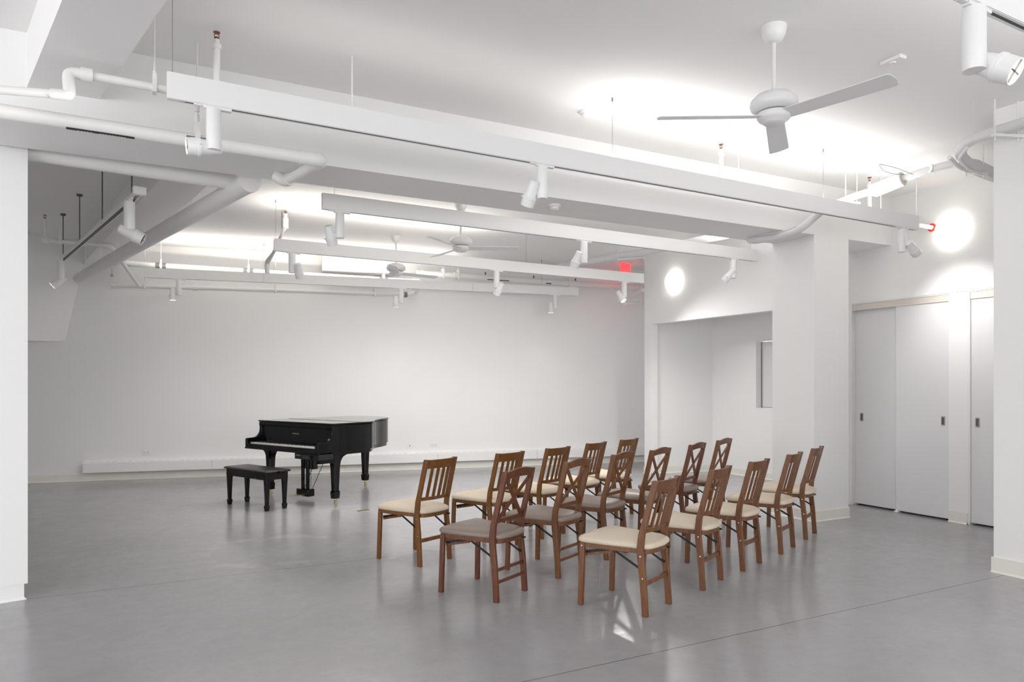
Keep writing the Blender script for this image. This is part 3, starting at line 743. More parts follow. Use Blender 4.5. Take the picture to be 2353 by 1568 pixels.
MB().tube([tuple(dd*(Lw-0.1)), tuple(dd*Lw), tuple(dd*(Lw+0.02) + V((0,0,0.02)) + wn*0.12)], 0.052, 16, round_n=1.6).build('elbow', M['pipe'], t)
z_ = [at_wall(958, 628, 0.20), at_wall(1500, 664, 0.20)]
t, o = polyrun('overhead_pipe', 'white pipe on the back wall behind the right half of the farthest beam', z_, 0.052)
dd = (z_[1]-z_[0]).normalized(); Lw = (z_[1]-z_[0]).length
for s in (0.0, 0.02, 0.145, 0.85): p = dd*Lw*s; MB().cyl(tuple(p - dd*0.02), tuple(p + dd*0.02), 0.062, 18).build('coupling', M['pipe'], t)
for s in (0.10, 0.16, 0.62): p = dd*Lw*s; hanger(t, p.x, p.y, p.z, 0.052, CZ-o.z)
for s in (0.27, 0.47, 0.65): p = dd*Lw*s; MB().box(tuple(p + V((0, 0, 0.07))), (0.018, 0.018, 0.05)).build('clamp_bolt', M['darksteel'], t)
p = dd*Lw*0.53; MB().bar(tuple(p - dd*0.05 + V((0,0,-0.035)) - wn*0.042), tuple(p + dd*0.05 + V((0,0,-0.035)) - wn*0.042), 0.004, 0.018).build('pipe_label', M['tape'], t)
p = dd*Lw*0.32; MB().bar(tuple(p - dd*0.20 + V((0,0,-0.035)) - wn*0.042), tuple(p + dd*0.20 + V((0,0,-0.035)) - wn*0.042), 0.004, 0.014).build('pipe_label', M['tape'], t)
# small looped pipe near the red glow
Yc = 12.55
lp = [PD(1418, 690, Yc), PD(1437, 697, Yc), PD(1474, 698, Yc), PD(1480, 692, Yc), PD(1481, 664, Yc+0.05), PD(1448, 683, Yc+0.75)]
t, o = polyrun('looped_pipe', 'small white looped pipe under the red glow beside the alcove corner', lp, 0.034, rn=1.6)
p = lp[1]-o; MB().cyl(tuple(p - V((0.02, 0, 0))), tuple(p + V((0.02, 0, 0))), 0.048, 14).build('coupling', M['pipe'], t)
hx_ = lp[1]*0.66 + lp[2]*0.34 - o; MB().cyl(tuple(hx_), (hx_.x, hx_.y, CZ-o.z), 0.005, 6).build('pipe_hanger', M['pipe'], t)
# pipe with swivel joint by the third beam's left end
sj = [PD(656, 487, 8.95), PD(656, 520, 8.95), PD(648, 537, 9.05), PD(629, 580, 9.5), PD(614, 603, 9.75), PD(614, 628, 9.75)]
sj[0].z = CZ - 0.05
o = V((sj[0].x, sj[0].y, sj[0].z))
t = thing('sprinkler_drop', 'jointed white sprinkler pipe rising at the left end of the third beam', 'pipe', o)
MB().tube([tuple(p-o) for p in sj], [0.022, 0.026, 0.018, 0.020, 0.034, 0.030], 14, round_n=1.4).build('pipe_run', M['pipe'], t)
mb = MB(); mb.cyl((0, 0, 0.02), (0, 0, 0.028), 0.024, 12); mb.cyl((0, 0, -0.01), (0, 0, 0.02), 0.008, 8); mb.build('sprinkler_head', M['copper'], t)
p = sj[1]-o; MB().cyl(tuple(p + V((0,0,0.10))), tuple(p - V((0,0,0.03))), 0.036, 14).build('coupling', M['pipe'], t)
rp = PD(648, 525, 9.05) - o; MB().cyl(tuple(rp), (rp.x, rp.y, CZ-o.z), 0.005, 6).build('pipe_hanger', M['darksteel'], t)

# box duct by the back wall
bd0, bd1 = at_wall(741, 598, 0.42), at_wall(912, 607, 0.42)
d = (bd1-bd0); d.z = 0; L = d.length
t = thing('box_duct', 'short white box duct against the back wall above the farthest beam', 'duct', (bd0.x, bd0.y, 3.36), ang(d))
mb = MB(); mb.box((L/2, 0.20, 0.10), (L, 0.40, 0.22)); mb.build('duct_box', M['white'], t, bevel=0.004)
MB().box((L/2, 0.20, 0.265), (L*0.96, 0.34, 0.11)).build('duct_mount', M['ceil'], t)

# insulated line bundle on the right
def bundle(name, label, pts, r, n=3, m='insul', root=None):
    pts = [V(p) for p in pts]; o = V(tuple(pts[0]))
    if root: t, o = root
    else: t = thing(name, label, 'insulated pipe', o)
    MB().tube([tuple(p-o) for p in pts], r, 18, round_n=3.0).build('wrapped_line', M[m], t)
    return t, o
bp_ = [PD(2420, 262, 4.98), PD(2353, 283, 5.30), PD(2284, 303, 5.62), PD(2222, 325, 5.92), PD(2203, 352, 6.15), PD(2225, 376, 6.35), PD(2290, 402, 6.75), PD(2345, 420, 7.10)]
t, o = bundle('insulated_line', 'curved insulated line looping around the top of the right column', bp_, 0.042)
MB().tube([tuple(p-o+V((0.0, 0.0, -0.05))) for p in bp_[3:]], 0.014, 10, round_n=3).build('thin_line', M['pipe'], t)
MB().tube([tuple(p-o+V((-0.05, 0.05, -0.03))) for p in bp_[4:]], 0.018, 10, round_n=3).build('thin_line', M['pipe'], t)
for P, dr in ((PD(2310, 296, 5.48), 1), (PD(2238, 383, 6.5), -1)):
    p = P - o
    d_ = CD(1, 0.15) if dr == 1 else CD(1.0, 0.3)
    d_ = V((d_.x, d_.y, 0)).normalized()
    z0 = p.z - 0.055
    mb = MB(); A = p - d_*0.11; B = p + d_*0.15; mb.bar((A.x, A.y, z0), (B.x, B.y, z0), 0.04, 0.022)
    for E in (A + d_*0.02, B - d_*0.04): mb.cyl((E.x, E.y, z0-0.04), (E.x, E.y, CZ-o.z), 0.006, 8)
    mb.build('trapeze_hanger', M['pipe'], t)
bq = [PD(2290, 398, 6.85), PD(2240, 374, 6.55), PD(2200, 374, 6.62), PD(2140, 388, 6.78), PD(2070, 413, 7.00)]
t, o = bundle('insulated_line', 'taped insulated line with a fat sleeve, dipping under the big beam beside the pillar', bq, 0.036)
root2 = (t, o)
for P in (bq[2], bq[3]):
    p = P-o; MB().cyl(tuple(p - CD(0.03, 0.01)), tuple(p + CD(0.03, 0.01)), 0.041, 16).build('tape_wrap', M['white'], t)
lpp = [PD(2100, 402, 6.9), PD(2060, 386, 6.6), PD(2018, 376, 6.55), PD(2030, 394, 6.8), PD(2060, 401, 6.95), PD(2090, 402, 6.95)]
MB().tube([tuple(p-o) for p in lpp], 0.0025, 6, round_n=30).build('loose_wire', M['grey'], t)
s0_, s1_ = PD(2072, 412, 6.98), PD(2010, 437, 7.20)
so = s0_-o
MB().tube([tuple(so), tuple(so+s1_-s0_), tuple(so+(s1_-s0_)*1.15)], [0.068, 0.072, 0.045], 24).build('sleeve_body', M['pipe'], t)
MB().lathe([(0.070, 0), (0.070, 0.012)], axis_m(so, (s0_-s1_)), 24).build('sleeve_rim', M['rail'], t)
br = [PD(2020, 434, 7.18), PD(1950, 455, 7.28), PD(1885, 487, 7.12), PD(1852, 517, 7.18), PD(1832, 531, 7.28), PD(1795, 544, 7.55), PD(1735, 553, 7.85), PD(1722, 552, 7.95), PD(1718, 535, 8.1)]
t, o = bundle('insulated_line', '', br, 0.038, root=root2)
MB().tube([tuple(p-o+V((0, 0.0, 0.05))) for p in br[4:8]], 0.008, 8, round_n=3).build('thin_line', M['pipe'], t)
for P in (PD(1953, 455, 7.27),):
    p = P-o; d_ = CD(1, 0.2).normalized()
    mb = MB(); A = p - d_*0.07; B = p + d_*0.11; mb.bar((A.x, A.y, p.z-0.05), (B.x, B.y, p.z-0.05), 0.04, 0.02)
    for E in (A + d_*0.02, B - d_*0.03): mb.cyl((E.x, E.y, p.z-0.09), (E.x, E.y, CZ-o.z), 0.006, 8)
    mb.build('trapeze_hanger', M['pipe'], t)
bs = [PD(1720, 530, 8.3), PD(1640, 545, 9.0), PD(1590, 556, 9.5), PD(1500, 577, 10.4), PD(1438, 586, 10.75), PD(1357, 600, 11.3), PD(1285, 613, 11.95)]
t, o = bundle('insulated_line', 'insulated line crossing the rear ceiling above the second and third beams', bs, 0.05)
MB().tube([tuple(p-o+wn*0.08+V((0,0,0.01))) for p in bs], 0.022, 12, round_n=3).build('thin_line', M['pipe'], t)
p = bs[4]-o; mb = MB(); d_ = CD(0.9, -0.4).normalized(); A = p - d_*0.12; B = p + d_*0.28
mb.bar((A.x, A.y, p.z-0.06), (B.x, B.y, p.z-0.06), 0.03, 0.02)
for E in (A, B): mb.cyl((E.x, E.y, p.z-0.10), (E.x, E.y, CZ-o.z), 0.005, 8)
mb.build('trapeze_hanger', M['pipe'], t)

# cable rods dropping in front of the closet wall
rz = PD(2106, 480, 7.55)
t = thing('conduit_rod', 'thin white conduit hanging behind the right end of the longest beam', 'conduit', (rz.x, rz.y, 2.62))
MB().cyl((0, 0, 0.35), (0, 0, CZ-2.62), 0.006, 8).build('rod', M['pipe'], t)
MB().cyl((0, 0, 0.62), (0, 0, 0.64), 0.011, 10).build('coupling', M['pipe'], t)

# ------------------------------------------------------------------ small ceiling and wall items
def detector(P, label, r=0.055):
    t = thing('smoke_detector', label, 'smoke detector', P)
    MB().lathe([(r, 0.0), (r, -0.012), (r*0.9, -0.02)], None, 28).build('detector_base', M['white'], t)
    MB().lathe([(r*0.72, -0.018), (r*0.70, -0.038), (r*0.45, -0.048), (0.001, -0.05)], None, 28).build('detector_head', M['white'], t)
detector(PZ(1347, 256, CZ), 'smoke detector on the front ceiling, left of the nearest fan')
detector(PZ(1275, 471, BZ), 'smoke detector under the big ceiling beam')
P = PZ(2052, 135, CZ)
t = thing('ceiling_sensor', 'flat white rectangular sensor on the ceiling right of the nearest fan', 'sensor', P, 0)
MB().box((0, 0, -0.012), (0.07, 0.15, 0.024)).build('sensor_body', M['white'], t, bevel=0.006)
MB().lathe([(0.02, -0.024), (0.016, -0.032), (0.001, -0.034)], None, 16).build('sensor_eye', M['white'], t)

P = PZ(1437, 607, CZ)
t = thing('exit_sign', 'red glowing sign hung from the rear ceiling behind the third beam', 'sign', P, 0.35)
MB().box((0, 0, -0.008), (0.34, 0.10, 0.02)).build('sign_mount', M['exit'], t, bevel=0.003)
MB().box((0, 0, -0.13), (0.30, 0.022, 0.22)).build('sign_panel', M['exit'], t, bevel=0.003)
MB().cyl((0.10, 0.0, -0.02), (0.10, 0.0, -0.03), 0.01, 8).build('sign_stem', M['exit'], t)

def outlet(x, y, label, dark=False):
    t_ = (x-CX)/FPX; Y = 12.97/(1 - 0.302*t_); P = PD(x, y, Y)
    t = thing('wall_outlet', label, 'outlet', P - wn*0.0, ang(wd), 'outlets low on the back wall')
    MB().box((0, -0.004, 0), (0.118, 0.008, 0.073)).build('cover_plate', M['white'], t, bevel=0.002)
    if dark:
        MB().lathe([(0.010, 0), (0.010, 0.003)], Matrix.Translation((0, -0.008, 0)) @ Matrix.Rotation(PI/2, 4, 'X'), 12).build('jack', M['tape'], t)
    else:
        for s in (-1, 1):
            MB().box((s*0.026, -0.009, 0), (0.034, 0.003, 0.028)).build('socket', M['panel'], t, bevel=0.001)
        mb = MB()
        for s in (-1, 1):
            for k in (-1, 1): mb.box((s*0.026+k*0.006, -0.0108, 0.002), (0.0025, 0.001, 0.010))
        mb.build('socket_slots', M['grey'], t)
outlet(337, 1040, 'double outlet above the heater, left of the piano bench')
outlet(941, 1025, 'white wall plate with a dark round jack, right of the piano')
outlet(997, 1023.5, 'double outlet above the heater, above the leftmost cream chair')
# make the middle one a jack plate
for o_ in [o for o in bpy.data.objects if o.name.startswith('wall_outlet') and 'jack' in o['label']]:
    for c in list(o_.children):
        if c.name.startswith('socket'): bpy.data.objects.remove(c, do_unlink=True)
    MB().lathe([(0.009, 0), (0.009, 0.003)], Matrix.Translation((0, -0.007, 0)) @ Matrix.Rotation(PI/2, 4, 'X'), 12).build('jack', M['tape'], o_)

# heater along the back wall
h0, h1 = wallpt(194, 0, 0), wallpt(1640, 0, 0)
L = (h1-h0).length
t = thing('baseboard_heater', 'long low white heater cover along the back wall', 'heater', (h0.x, h0.y, 0), ang(h1-h0))
D = 0.105
MB().prism([(0, 0.135), (0, 0.29), (-D+0.01, 0.29), (-D, 0.28), (-D, 0.135), (-D+0.01, 0.128)], 0, L, Matrix(((0,0,1,0),(1,0,0,0),(0,1,0,0),(0,0,0,1)))).build('heater_cover', M['wall'], t)
hc = t.children[0]
mb = MB(); mb.bm.from_mesh(hc.data); nf = len(mb.bm.faces); x = 0.12; i = 0
while x < L-0.1:
    mb.box((x, -0.055, 0.2905), (0.075, 0.022, 0.0015)); x += 0.105; i += 1
    if i % 11 == 0: x += 0.10
mb.bm.faces.ensure_lookup_table()
for f in mb.bm.faces[nf:]: f.material_index = 1
mb.bm.to_mesh(hc.data); mb.bm.free(); hc.data.materials.append(M['steel'])
mb = MB(); x = 1.83
while x < L: mb.box((x, -D-0.0003, 0.21), (0.003, 0.001, 0.15)); x += 1.83
mb.build('cover_seams', M['grey'], t)
mb = MB(); mb.box((L/2, -0.03, 0.15), (L-0.2, 0.06, 0.05)); mb.build('heater_core', M['steel'], t)

# brass floor box
P = PZ(836, 1174.5, 0.0)
t = thing('floor_outlet', 'flat metal floor outlet plate left of the leftmost cream chair', 'floor outlet', (P.x, P.y, 0.0), math.radians(2))
MB().box((0, 0, 0.003), (0.14, 0.10, 0.006)).build('outlet_frame', M['brass'], t, bevel=0.002)
MB().box((0, 0, 0.0072), (0.10, 0.065, 0.0024)).build('outlet_lid', M['steel'], t, bevel=0.001)

# ------------------------------------------------------------------ chairs
def seat_outline(inset=0.0, n=12):
    """closed outline, x forward; wider in front, rounded corners, bulged rear edge"""
    fx, fy, rx, ry = 0.492-inset, 0.222-inset, -0.012+inset, 0.158-inset
    pts = []
    def arc(c0, c1, c2, k):
        for i in range(k+1):
            t = i/k; pts.append(((1-t)**2*c0[0] + 2*t*(1-t)*c1[0] + t*t*c2[0], (1-t)**2*c0[1] + 2*t*(1-t)*c1[1] + t*t*c2[1]))
    r = 0.05
    arc((fx, -fy+r), (fx, -fy), (fx-r, -fy+0.004), 5)
    pts.append((0.30-inset*0, -(ry + (fy-ry)*0.70) - 0.004)); pts.append((0.16, -(ry + (fy-ry)*0.38) - 0.003))
    arc((rx+0.035, -ry-0.003), (rx-0.004, -ry), (rx-0.012, -ry+0.035), 4)
    pts.append((rx-0.024, -0.06)); pts.append((rx-0.028, 0)); pts.append((rx-0.024, 0.06))
    arc((rx-0.012, ry-0.035), (rx-0.004, ry), (rx+0.035, ry+0.003), 4)
    pts.append((0.16, ry + (fy-ry)*0.38 + 0.003)); pts.append((0.30, ry + (fy-ry)*0.70 + 0.004))
    arc((fx-r, fy-0.004), (fx, fy), (fx, fy-r), 5)
    pts.append((fx+0.012, 0.09)); pts.append((fx+0.016, 0)); pts.append((fx+0.012, -0.09))
    return pts
def chair(kind, wood, pad):
    t = thing('folding_chair', '', 'chair', (0, 0, 0), 0, 'wooden folding chairs in rows')
    H = 0.88 if kind == 'slat' else 0.90
    dome = 0.022 if kind == 'slat' else 0.012
    rings = []
    cxx, cyy = 0.24, 0.0
    for ins, z in ((0.006, 0.428), (-0.002, 0.436), (-0.003, 0.450), (0.004, 0.462), (0.018, 0.470), (0.045, 0.4735+dome*0.35), (0.085, 0.4745+dome*0.65), (0.125, 0.475+dome*0.9)):
        o = seat_outline(0)
        rr = []
        for (x, y) in o:
            d = V((x-cxx, y-cyy)); l = d.length; k = max(0.05, (l-ins*1.1)/l); rr.append((cxx + d.x*k, cyy + d.y*k, z))
        rings.append(rr)
    sp = MB().rings(rings).build('seat_pad', M[pad], t)
    fr = [((x-0.24)*0.955+0.24, y*0.95) for x, y in seat_outline(0)]
    MB().prism(fr, 0.396, 0.430).build('seat_frame', M[wood], t, bevel=0.002)
    # rear posts
    prof = [(0.000, 0.0), (0.008, 0.12), (0.020, 0.26), (0.034, 0.38), (0.036, 0.44), (0.028, 0.52), (0.0, 0.62), (-0.032, 0.74), (-0.070, H)]
    def yrear(z): return 0.173 - 0.006*(z/H)
    for s in (-1, 1):
        rings = []
        for x, z in prof:
            w = 0.0225 if 0.2 < z < 0.6 else (0.0205 if z < 0.6 else 0.0205)
            y = s*yrear(z); ty = 0.0125
            rings.append([(x-w, y-ty, z), (x+w, y-ty, z), (x+w, y+ty, z), (x-w, y+ty, z)])
        lg = MB().rings(rings).build('rear_leg', M[wood], t, bevel=0.003)
        mb = MB()
        for z, x in ((0.385, 0.030), (0.245, 0.014)): mb.cyl((x, s*0.184, z), (x, s*0.1875, z), 0.0055, 10)
        mb.build('rivet', M['rivet'] if kind == 'slat' else M['darksteel'], lg)
        MB().cyl((0, s*0.172, 0.0), (0, s*0.172, 0.004), 0.008, 10).build('foot_glide', M['white'], lg)
        # front legs
        xf = 0.452
        rings = [[(xf+0.012+dx, s*(0.212)+dy, z) for dx, dy in ((-0.019, -0.012), (0.019, -0.012), (0.019, 0.012), (-0.019, 0.012))] for z in (0.003,)]
        rings.append([(xf+dx, s*0.205+dy, 0.415) for dx, dy in ((-0.019, -0.012), (0.019, -0.012), (0.019, 0.012), (-0.019, 0.012))])
        rings.append([(xf+dx, s*0.205+dy, 0.432) for dx, dy in ((-0.012, -0.010), (0.012, -0.010), (0.012, 0.010), (-0.012, 0.010))])
        fl = MB().rings(rings).build('front_leg', M[wood], t, bevel=0.003)
        MB().cyl((xf, s*0.216, 0.405), (xf, s*0.2195, 0.405), 0.0055, 10).build('rivet', M['rivet'] if kind == 'slat' else M['darksteel'], fl)
        # folding rail and steel strut
        sr = MB().bar((xf-0.01, s*0.178, 0.352), (0.245, s*0.165, 0.394), 0.014, 0.034).build('folding_rail', M[wood], t)
        mb = MB(); mb.bar((xf-0.02, s*0.187, 0.362), (0.26, s*0.175, 0.399), 0.004, 0.016); mb.cyl((xf-0.04, s*0.186, 0.362), (xf-0.04, s*0.194, 0.362), 0.006, 8)
        mb.build('bracket', M['metal_black'], sr)
        mb = MB(); mb.bar((0.245, s*0.160, 0.398), (0.030, s*0.152, 0.288), 0.006, 0.013); mb.cyl((0.030, s*0.146, 0.288), (0.030, s*0.162, 0.288), 0.008, 10)
        mb.build('strut', M['metal_black'], t)
    MB().cyl((-0.01, -0.162, 0.392), (-0.01, -0.135, 0.396), 0.008, 10).build('hinge_bolt', M['metal_black'], t)
    # stretchers
    for z in ((0.205,) if kind == 'slat' else (0.212, 0.130)):
        x = 0.014*z/0.2
        hh = 0.030 if kind == 'slat' else 0.019
        MB().box((x, 0, z), (0.018, 2*(yrear(z)-0.010), hh)).build('stretcher', M[wood], t, bevel=0.002)
    def xa(z):    # post line above the seat
        return 0.028 - (z-0.52)*(0.098/0.36)
    def rail(name, z0, z1, arch=0.0, arch_lo=0.0, bulge=0.026, th=0.020):
        n = 12; W_ = 0.163; a, b, c, d = [], [], [], []
        rings = []
        for i in range(n+1):
            u = -1 + 2*i/n; y = u*W_; k = 1-u*u
            zt = z1 + arch*k; zb = z0 + arch_lo*k
            rings.append([(xa(zb)-bulge*k-th/2, y, zb), (xa(zb)-bulge*k+th/2, y, zb), (xa(zt)-bulge*k+th/2, y, zt), (xa(zt)-bulge*k-th/2, y, zt)])
        return MB().rings(rings).build(name, M[wood], t, bevel=0.002)
    if kind == 'slat':
        rail('top_rail', H-0.078, H-0.004); rail('lower_rail', 0.532, 0.562)
        for i in range(4):
            y = (-0.6 + 0.4*i)*0.157; k = 1-(y/0.163)**2
            rings = []
            for z in (0.558, H-0.074):
                x = xa(z) - 0.026*k
                rings.append([(x-0.005, y-0.0140, z), (x+0.005, y-0.0140, z), (x+0.005, y+0.0140, z), (x-0.005, y+0.0140, z)])
            MB().rings(rings).build('back_slat', M[wood], t)
    else:
        rail('top_rail', H-0.062, H-0.012, arch=0.030, arch_lo=0.018, bulge=0.016); rail('lower_rail', 0.535, 0.566, bulge=0.0)
        for s in (-1, 1):
            p = V((xa(0.56)-0.002+s*0.003, -s*0.145, 0.560)); q = V((xa(H-0.055)-0.004+s*0.003, s*0.142, H-0.052))
            MB().bar(p, q, 0.026, 0.013, up=(1, 0, 0.25)).build('cross_slat', M[wood], t, bevel=0.0015)
    return t
protos = {
    ('slat', 'wood'): chair('slat', 'wood', 'cream'),
    ('slat', 'wood_l'): chair('slat', 'wood_l', 'cream'),
    ('cross', 'wood'): chair('cross', 'wood', 'taupe'),
    ('cross', 'wood_d'): chair('cross', 'wood_d', 'taupe'),
}
used = set()
def place(kind, wood, X, Y, deg, label):
    k = (kind, wood)
    if k in used: o = dup(protos[k])
    else: o = protos[k]; used.add(k)
    P = C(X, Y); o.location = (P.x, P.y, 0); o.rotation_euler = (0, 0, math.radians(deg) - TH)
    o['label'] = label; o['group'] = 'wooden folding chairs in rows'
S, X_ = 'slat', 'cross'
place(S, 'wood_l', -0.645, 5.98, 141.0, 'leftmost wooden folding chair, slatted back and cream seat, nearest to the piano')
place(S, 'wood_l', -0.065, 6.505, 138.5, 'second slat back chair with cream seat from the left in the rear row')
place(S, 'wood_l', 0.40, 7.01, 138.5, 'third slat back chair from the left in the rear row, cream seat')
place(S, 'wood_l', 0.84, 7.58, 141.0, 'fourth slat back chair with cream seat from the left in the rear row')
place(S, 'wood_l', 1.27, 8.08, 141.0, 'farthest slat back chair, cream seat, at the end of the row nearest the heater')
place(X_, 'wood_d', -0.007, 5.03, 145.0, 'nearest cross back chair, reddish with taupe seat, at the front left')
place(X_, 'wood', 0.46, 5.63, 143.0, 'second nearest cross back chair, taupe seat, behind the nearest reddish one')
place(X_, 'wood', 0.905, 6.20, 143.0, 'third cross back chair from the left, taupe seat, middle row')
place(X_, 'wood', 1.315, 6.61, 141.0, 'fourth cross back chair from the left, taupe seat, middle row')
place(X_, 'wood_d', 1.80, 7.17, 143.0, 'fifth cross back chair from the left, second farthest of the middle row')
place(X_, 'wood', 2.235, 7.73, 142.0, 'farthest cross back chair, in front of the alcove')
place(S, 'wood', 0.963, 4.725, 142.5, 'nearest and largest slat back chair with cream seat, at the front of the right row')
place(S, 'wood', 1.49, 5.317, 142.5, 'second slat back chair with cream seat in the right row, behind the nearest one')
place(S, 'wood', 1.957, 5.835, 139.5, 'middle slat back chair with cream seat of the right row')
place(S, 'wood', 2.473, 6.414, 142.0, 'fourth slat back chair with cream seat in the right row, before the pillar')
place(S, 'wood', 2.93, 7.01, 144.0, 'rightmost slat back chair with cream seat, closest to the pillar corner')

# ------------------------------------------------------------------ grand piano
PM = C(-2.73, 9.26)
pa = math.atan2(-0.59, 0.807) - TH
pn = thing('grand_piano', 'glossy black grand piano with closed lid standing before the back wall', 'piano', (PM.x, PM.y, 0), pa)
def smooth_poly(pts, n=5):
    out = []
    for i in range(len(pts)-1):
        p0 = pts[max(i-1, 0)]; p1 = pts[i]; p2 = pts[i+1]; p3 = pts[min(i+2, len(pts)-1)]
        for k in range(n):
            t = k/n
            out.append(tuple(0.5*((2*p1[j]) + (-p0[j]+p2[j])*t + (2*p0[j]-5*p1[j]+4*p2[j]-p3[j])*t*t + (-p0[j]+3*p1[j]-3*p2[j]+p3[j])*t**3) for j in (0, 1)))
    out.append(pts[-1]); return out
bent = smooth_poly([(0.745, 0.40), (0.715, 0.56), (0.60, 0.70), (0.46, 0.84), (0.36, 1.00), (0.27, 1.20), (0.17, 1.37), (0.0, 1.50), (-0.22, 1.56), (-0.48, 1.55), (-0.67, 1.44), (-0.745, 1.25)], 5)
def outline(y0, grow=0.0):
    pts = [(0.745, y0)] + bent + [(-0.745, y0)]
    if grow:
        out = []
        for x, y in pts:
            d = V((x-0.0, y-0.6)); l = d.length
            out.append((x + grow*(1 if x > 0.74 else (-1 if x < -0.74 else d.x/l)), y + (grow*d.y/l if y > 0.3 else (-grow if y <= y0 else 0))))
        pts = out
    return pts
MB().prism(outline(-0.075), 0.66, 0.985).build('case', M['black'], pn, bevel=0.006)
# lower apron step
MB().prism([(x*0.975, y*0.985) for x, y in outline(-0.10)], 0.615, 0.662).build('keybed_frame', M['satin'], pn, bevel=0.004)
lid_f = [(0.757, -0.125), (0.757, 0.36), (-0.757, 0.36), (-0.757, -0.125)]
ld_ = MB().prism(outline(0.362, 0.012)[0:1] + outline(0.362, 0.012)[1:], 0.990, 1.010).build('lid', M['black'], pn, bevel=0.004)
fl_ = MB().prism(lid_f, 0.990, 1.010).build('front_lid_flap', M['black'], pn, bevel=0.004)
MB().cyl((-0.75, 0.361, 1.0105), (0.752, 0.361, 1.0105), 0.0035, 8).build('hinge', M['brass'], fl_)
MB().box((0, -0.105, 0.968), (1.46, 0.022, 0.042)).build('lid_front_strip', M['black'], pn, bevel=0.003)
# arms with a swept profile
arm = [(-0.33, 0.655), (-0.33, 0.765), (-0.318, 0.782), (-0.23, 0.785)] + smooth_poly([(-0.23, 0.785), (-0.17, 0.800), (-0.125, 0.85), (-0.115, 0.91), (-0.122, 0.955)], 6)[1:] + [(-0.122, 0.985), (-0.06, 0.985), (-0.06, 0.655)]
for s in (-1, 1):
    x0, x1 = (0.700, 0.745) if s > 0 else (-0.745, -0.700)
    MB().prism(arm, x0, x1, Matrix(((0,0,1,0),(1,0,0,0),(0,1,0,0),(0,0,0,1)))).build('arm', M['black'], pn, bevel=0.004)
    kb = (0.655, 0.700) if s > 0 else (-0.700, -0.655)
    MB().box(((kb[0]+kb[1])/2, -0.21, 0.715), (0.045, 0.20, 0.055)).build('key_block', M['black'], pn, bevel=0.004)
    if s > 0: MB().box(((kb[0]+kb[1])/2, -0.14, 0.752), (0.03, 0.03, 0.016)).build('block_screw', M['brass'], pn, bevel=0.002)
fb = MB().prism([(-0.108, 0.735), (-0.118, 0.745), (-0.098, 0.80), (-0.088, 0.93), (-0.07, 0.93), (-0.07, 0.735)], -0.70, 0.70, Matrix(((0,0,1,0),(1,0,0,0),(0,1,0,0),(0,0,0,1)))).build('fallboard', M['black'], pn)
MB().box((-0.02, -0.092, 0.938), (1.30, 0.012, 0.010)).build('desk_ledge', M['satin'], fb, bevel=0.002)
MB().box((0, -0.22, 0.672), (1.40, 0.22, 0.035)).build('keybed', M['satin'], pn)
ks = MB().box((0, -0.3255, 0.683), (1.40, 0.017, 0.060)).build('keyslip', M['black'], pn, bevel=0.003)
MB().box((0, -0.315, 0.6545), (1.488, 0.05, 0.018)).build('front_rail', M['satin'], pn, bevel=0.003)
mb = MB(); kw = 1.30/52
for i in range(52): mb.box((-0.65 + kw*(i+0.5), -0.235, 0.717), (kw-0.001, 0.150, 0.022))
mb.build('white_keys', M['ivory'], pn, kind='stuff')
mb = MB()
for i in range(51):
    if (i % 7) in (1, 4): continue
    mb.box((-0.65 + kw*(i+1), -0.205, 0.732), (0.011, 0.095, 0.013))
mb.build('black_keys', M['unit'], pn, kind='stuff')
MB().box((0, -0.159, 0.7305), (1.30, 0.006, 0.012)).build('key_felt', M['felt'], pn)
# lettering
cu = bpy.data.curves.new('maker_lettering', 'FONT'); cu.body = 'YAMAHA'; cu.size = 0.031; cu.align_x = 'CENTER'; cu.align_y = 'CENTER'; cu.extrude = 0.0006; cu.space_character = 1.25
tmp = bpy.data.objects.new('tmp', cu); COL.objects.link(tmp)
bpy.context.view_layer.update()
me = bpy.data.meshes.new_from_object(tmp.evaluated_get(bpy.context.evaluated_depsgraph_get())); bpy.data.objects.remove(tmp, do_unlink=True)
me.materials.append(M['brass'])
lt = bpy.data.objects.new('maker_lettering', me); COL.objects.link(lt); lt.parent = fb
lt.location = (0.0, -0.0965, 0.855); lt.rotation_euler = (math.radians(85), 0, 0)
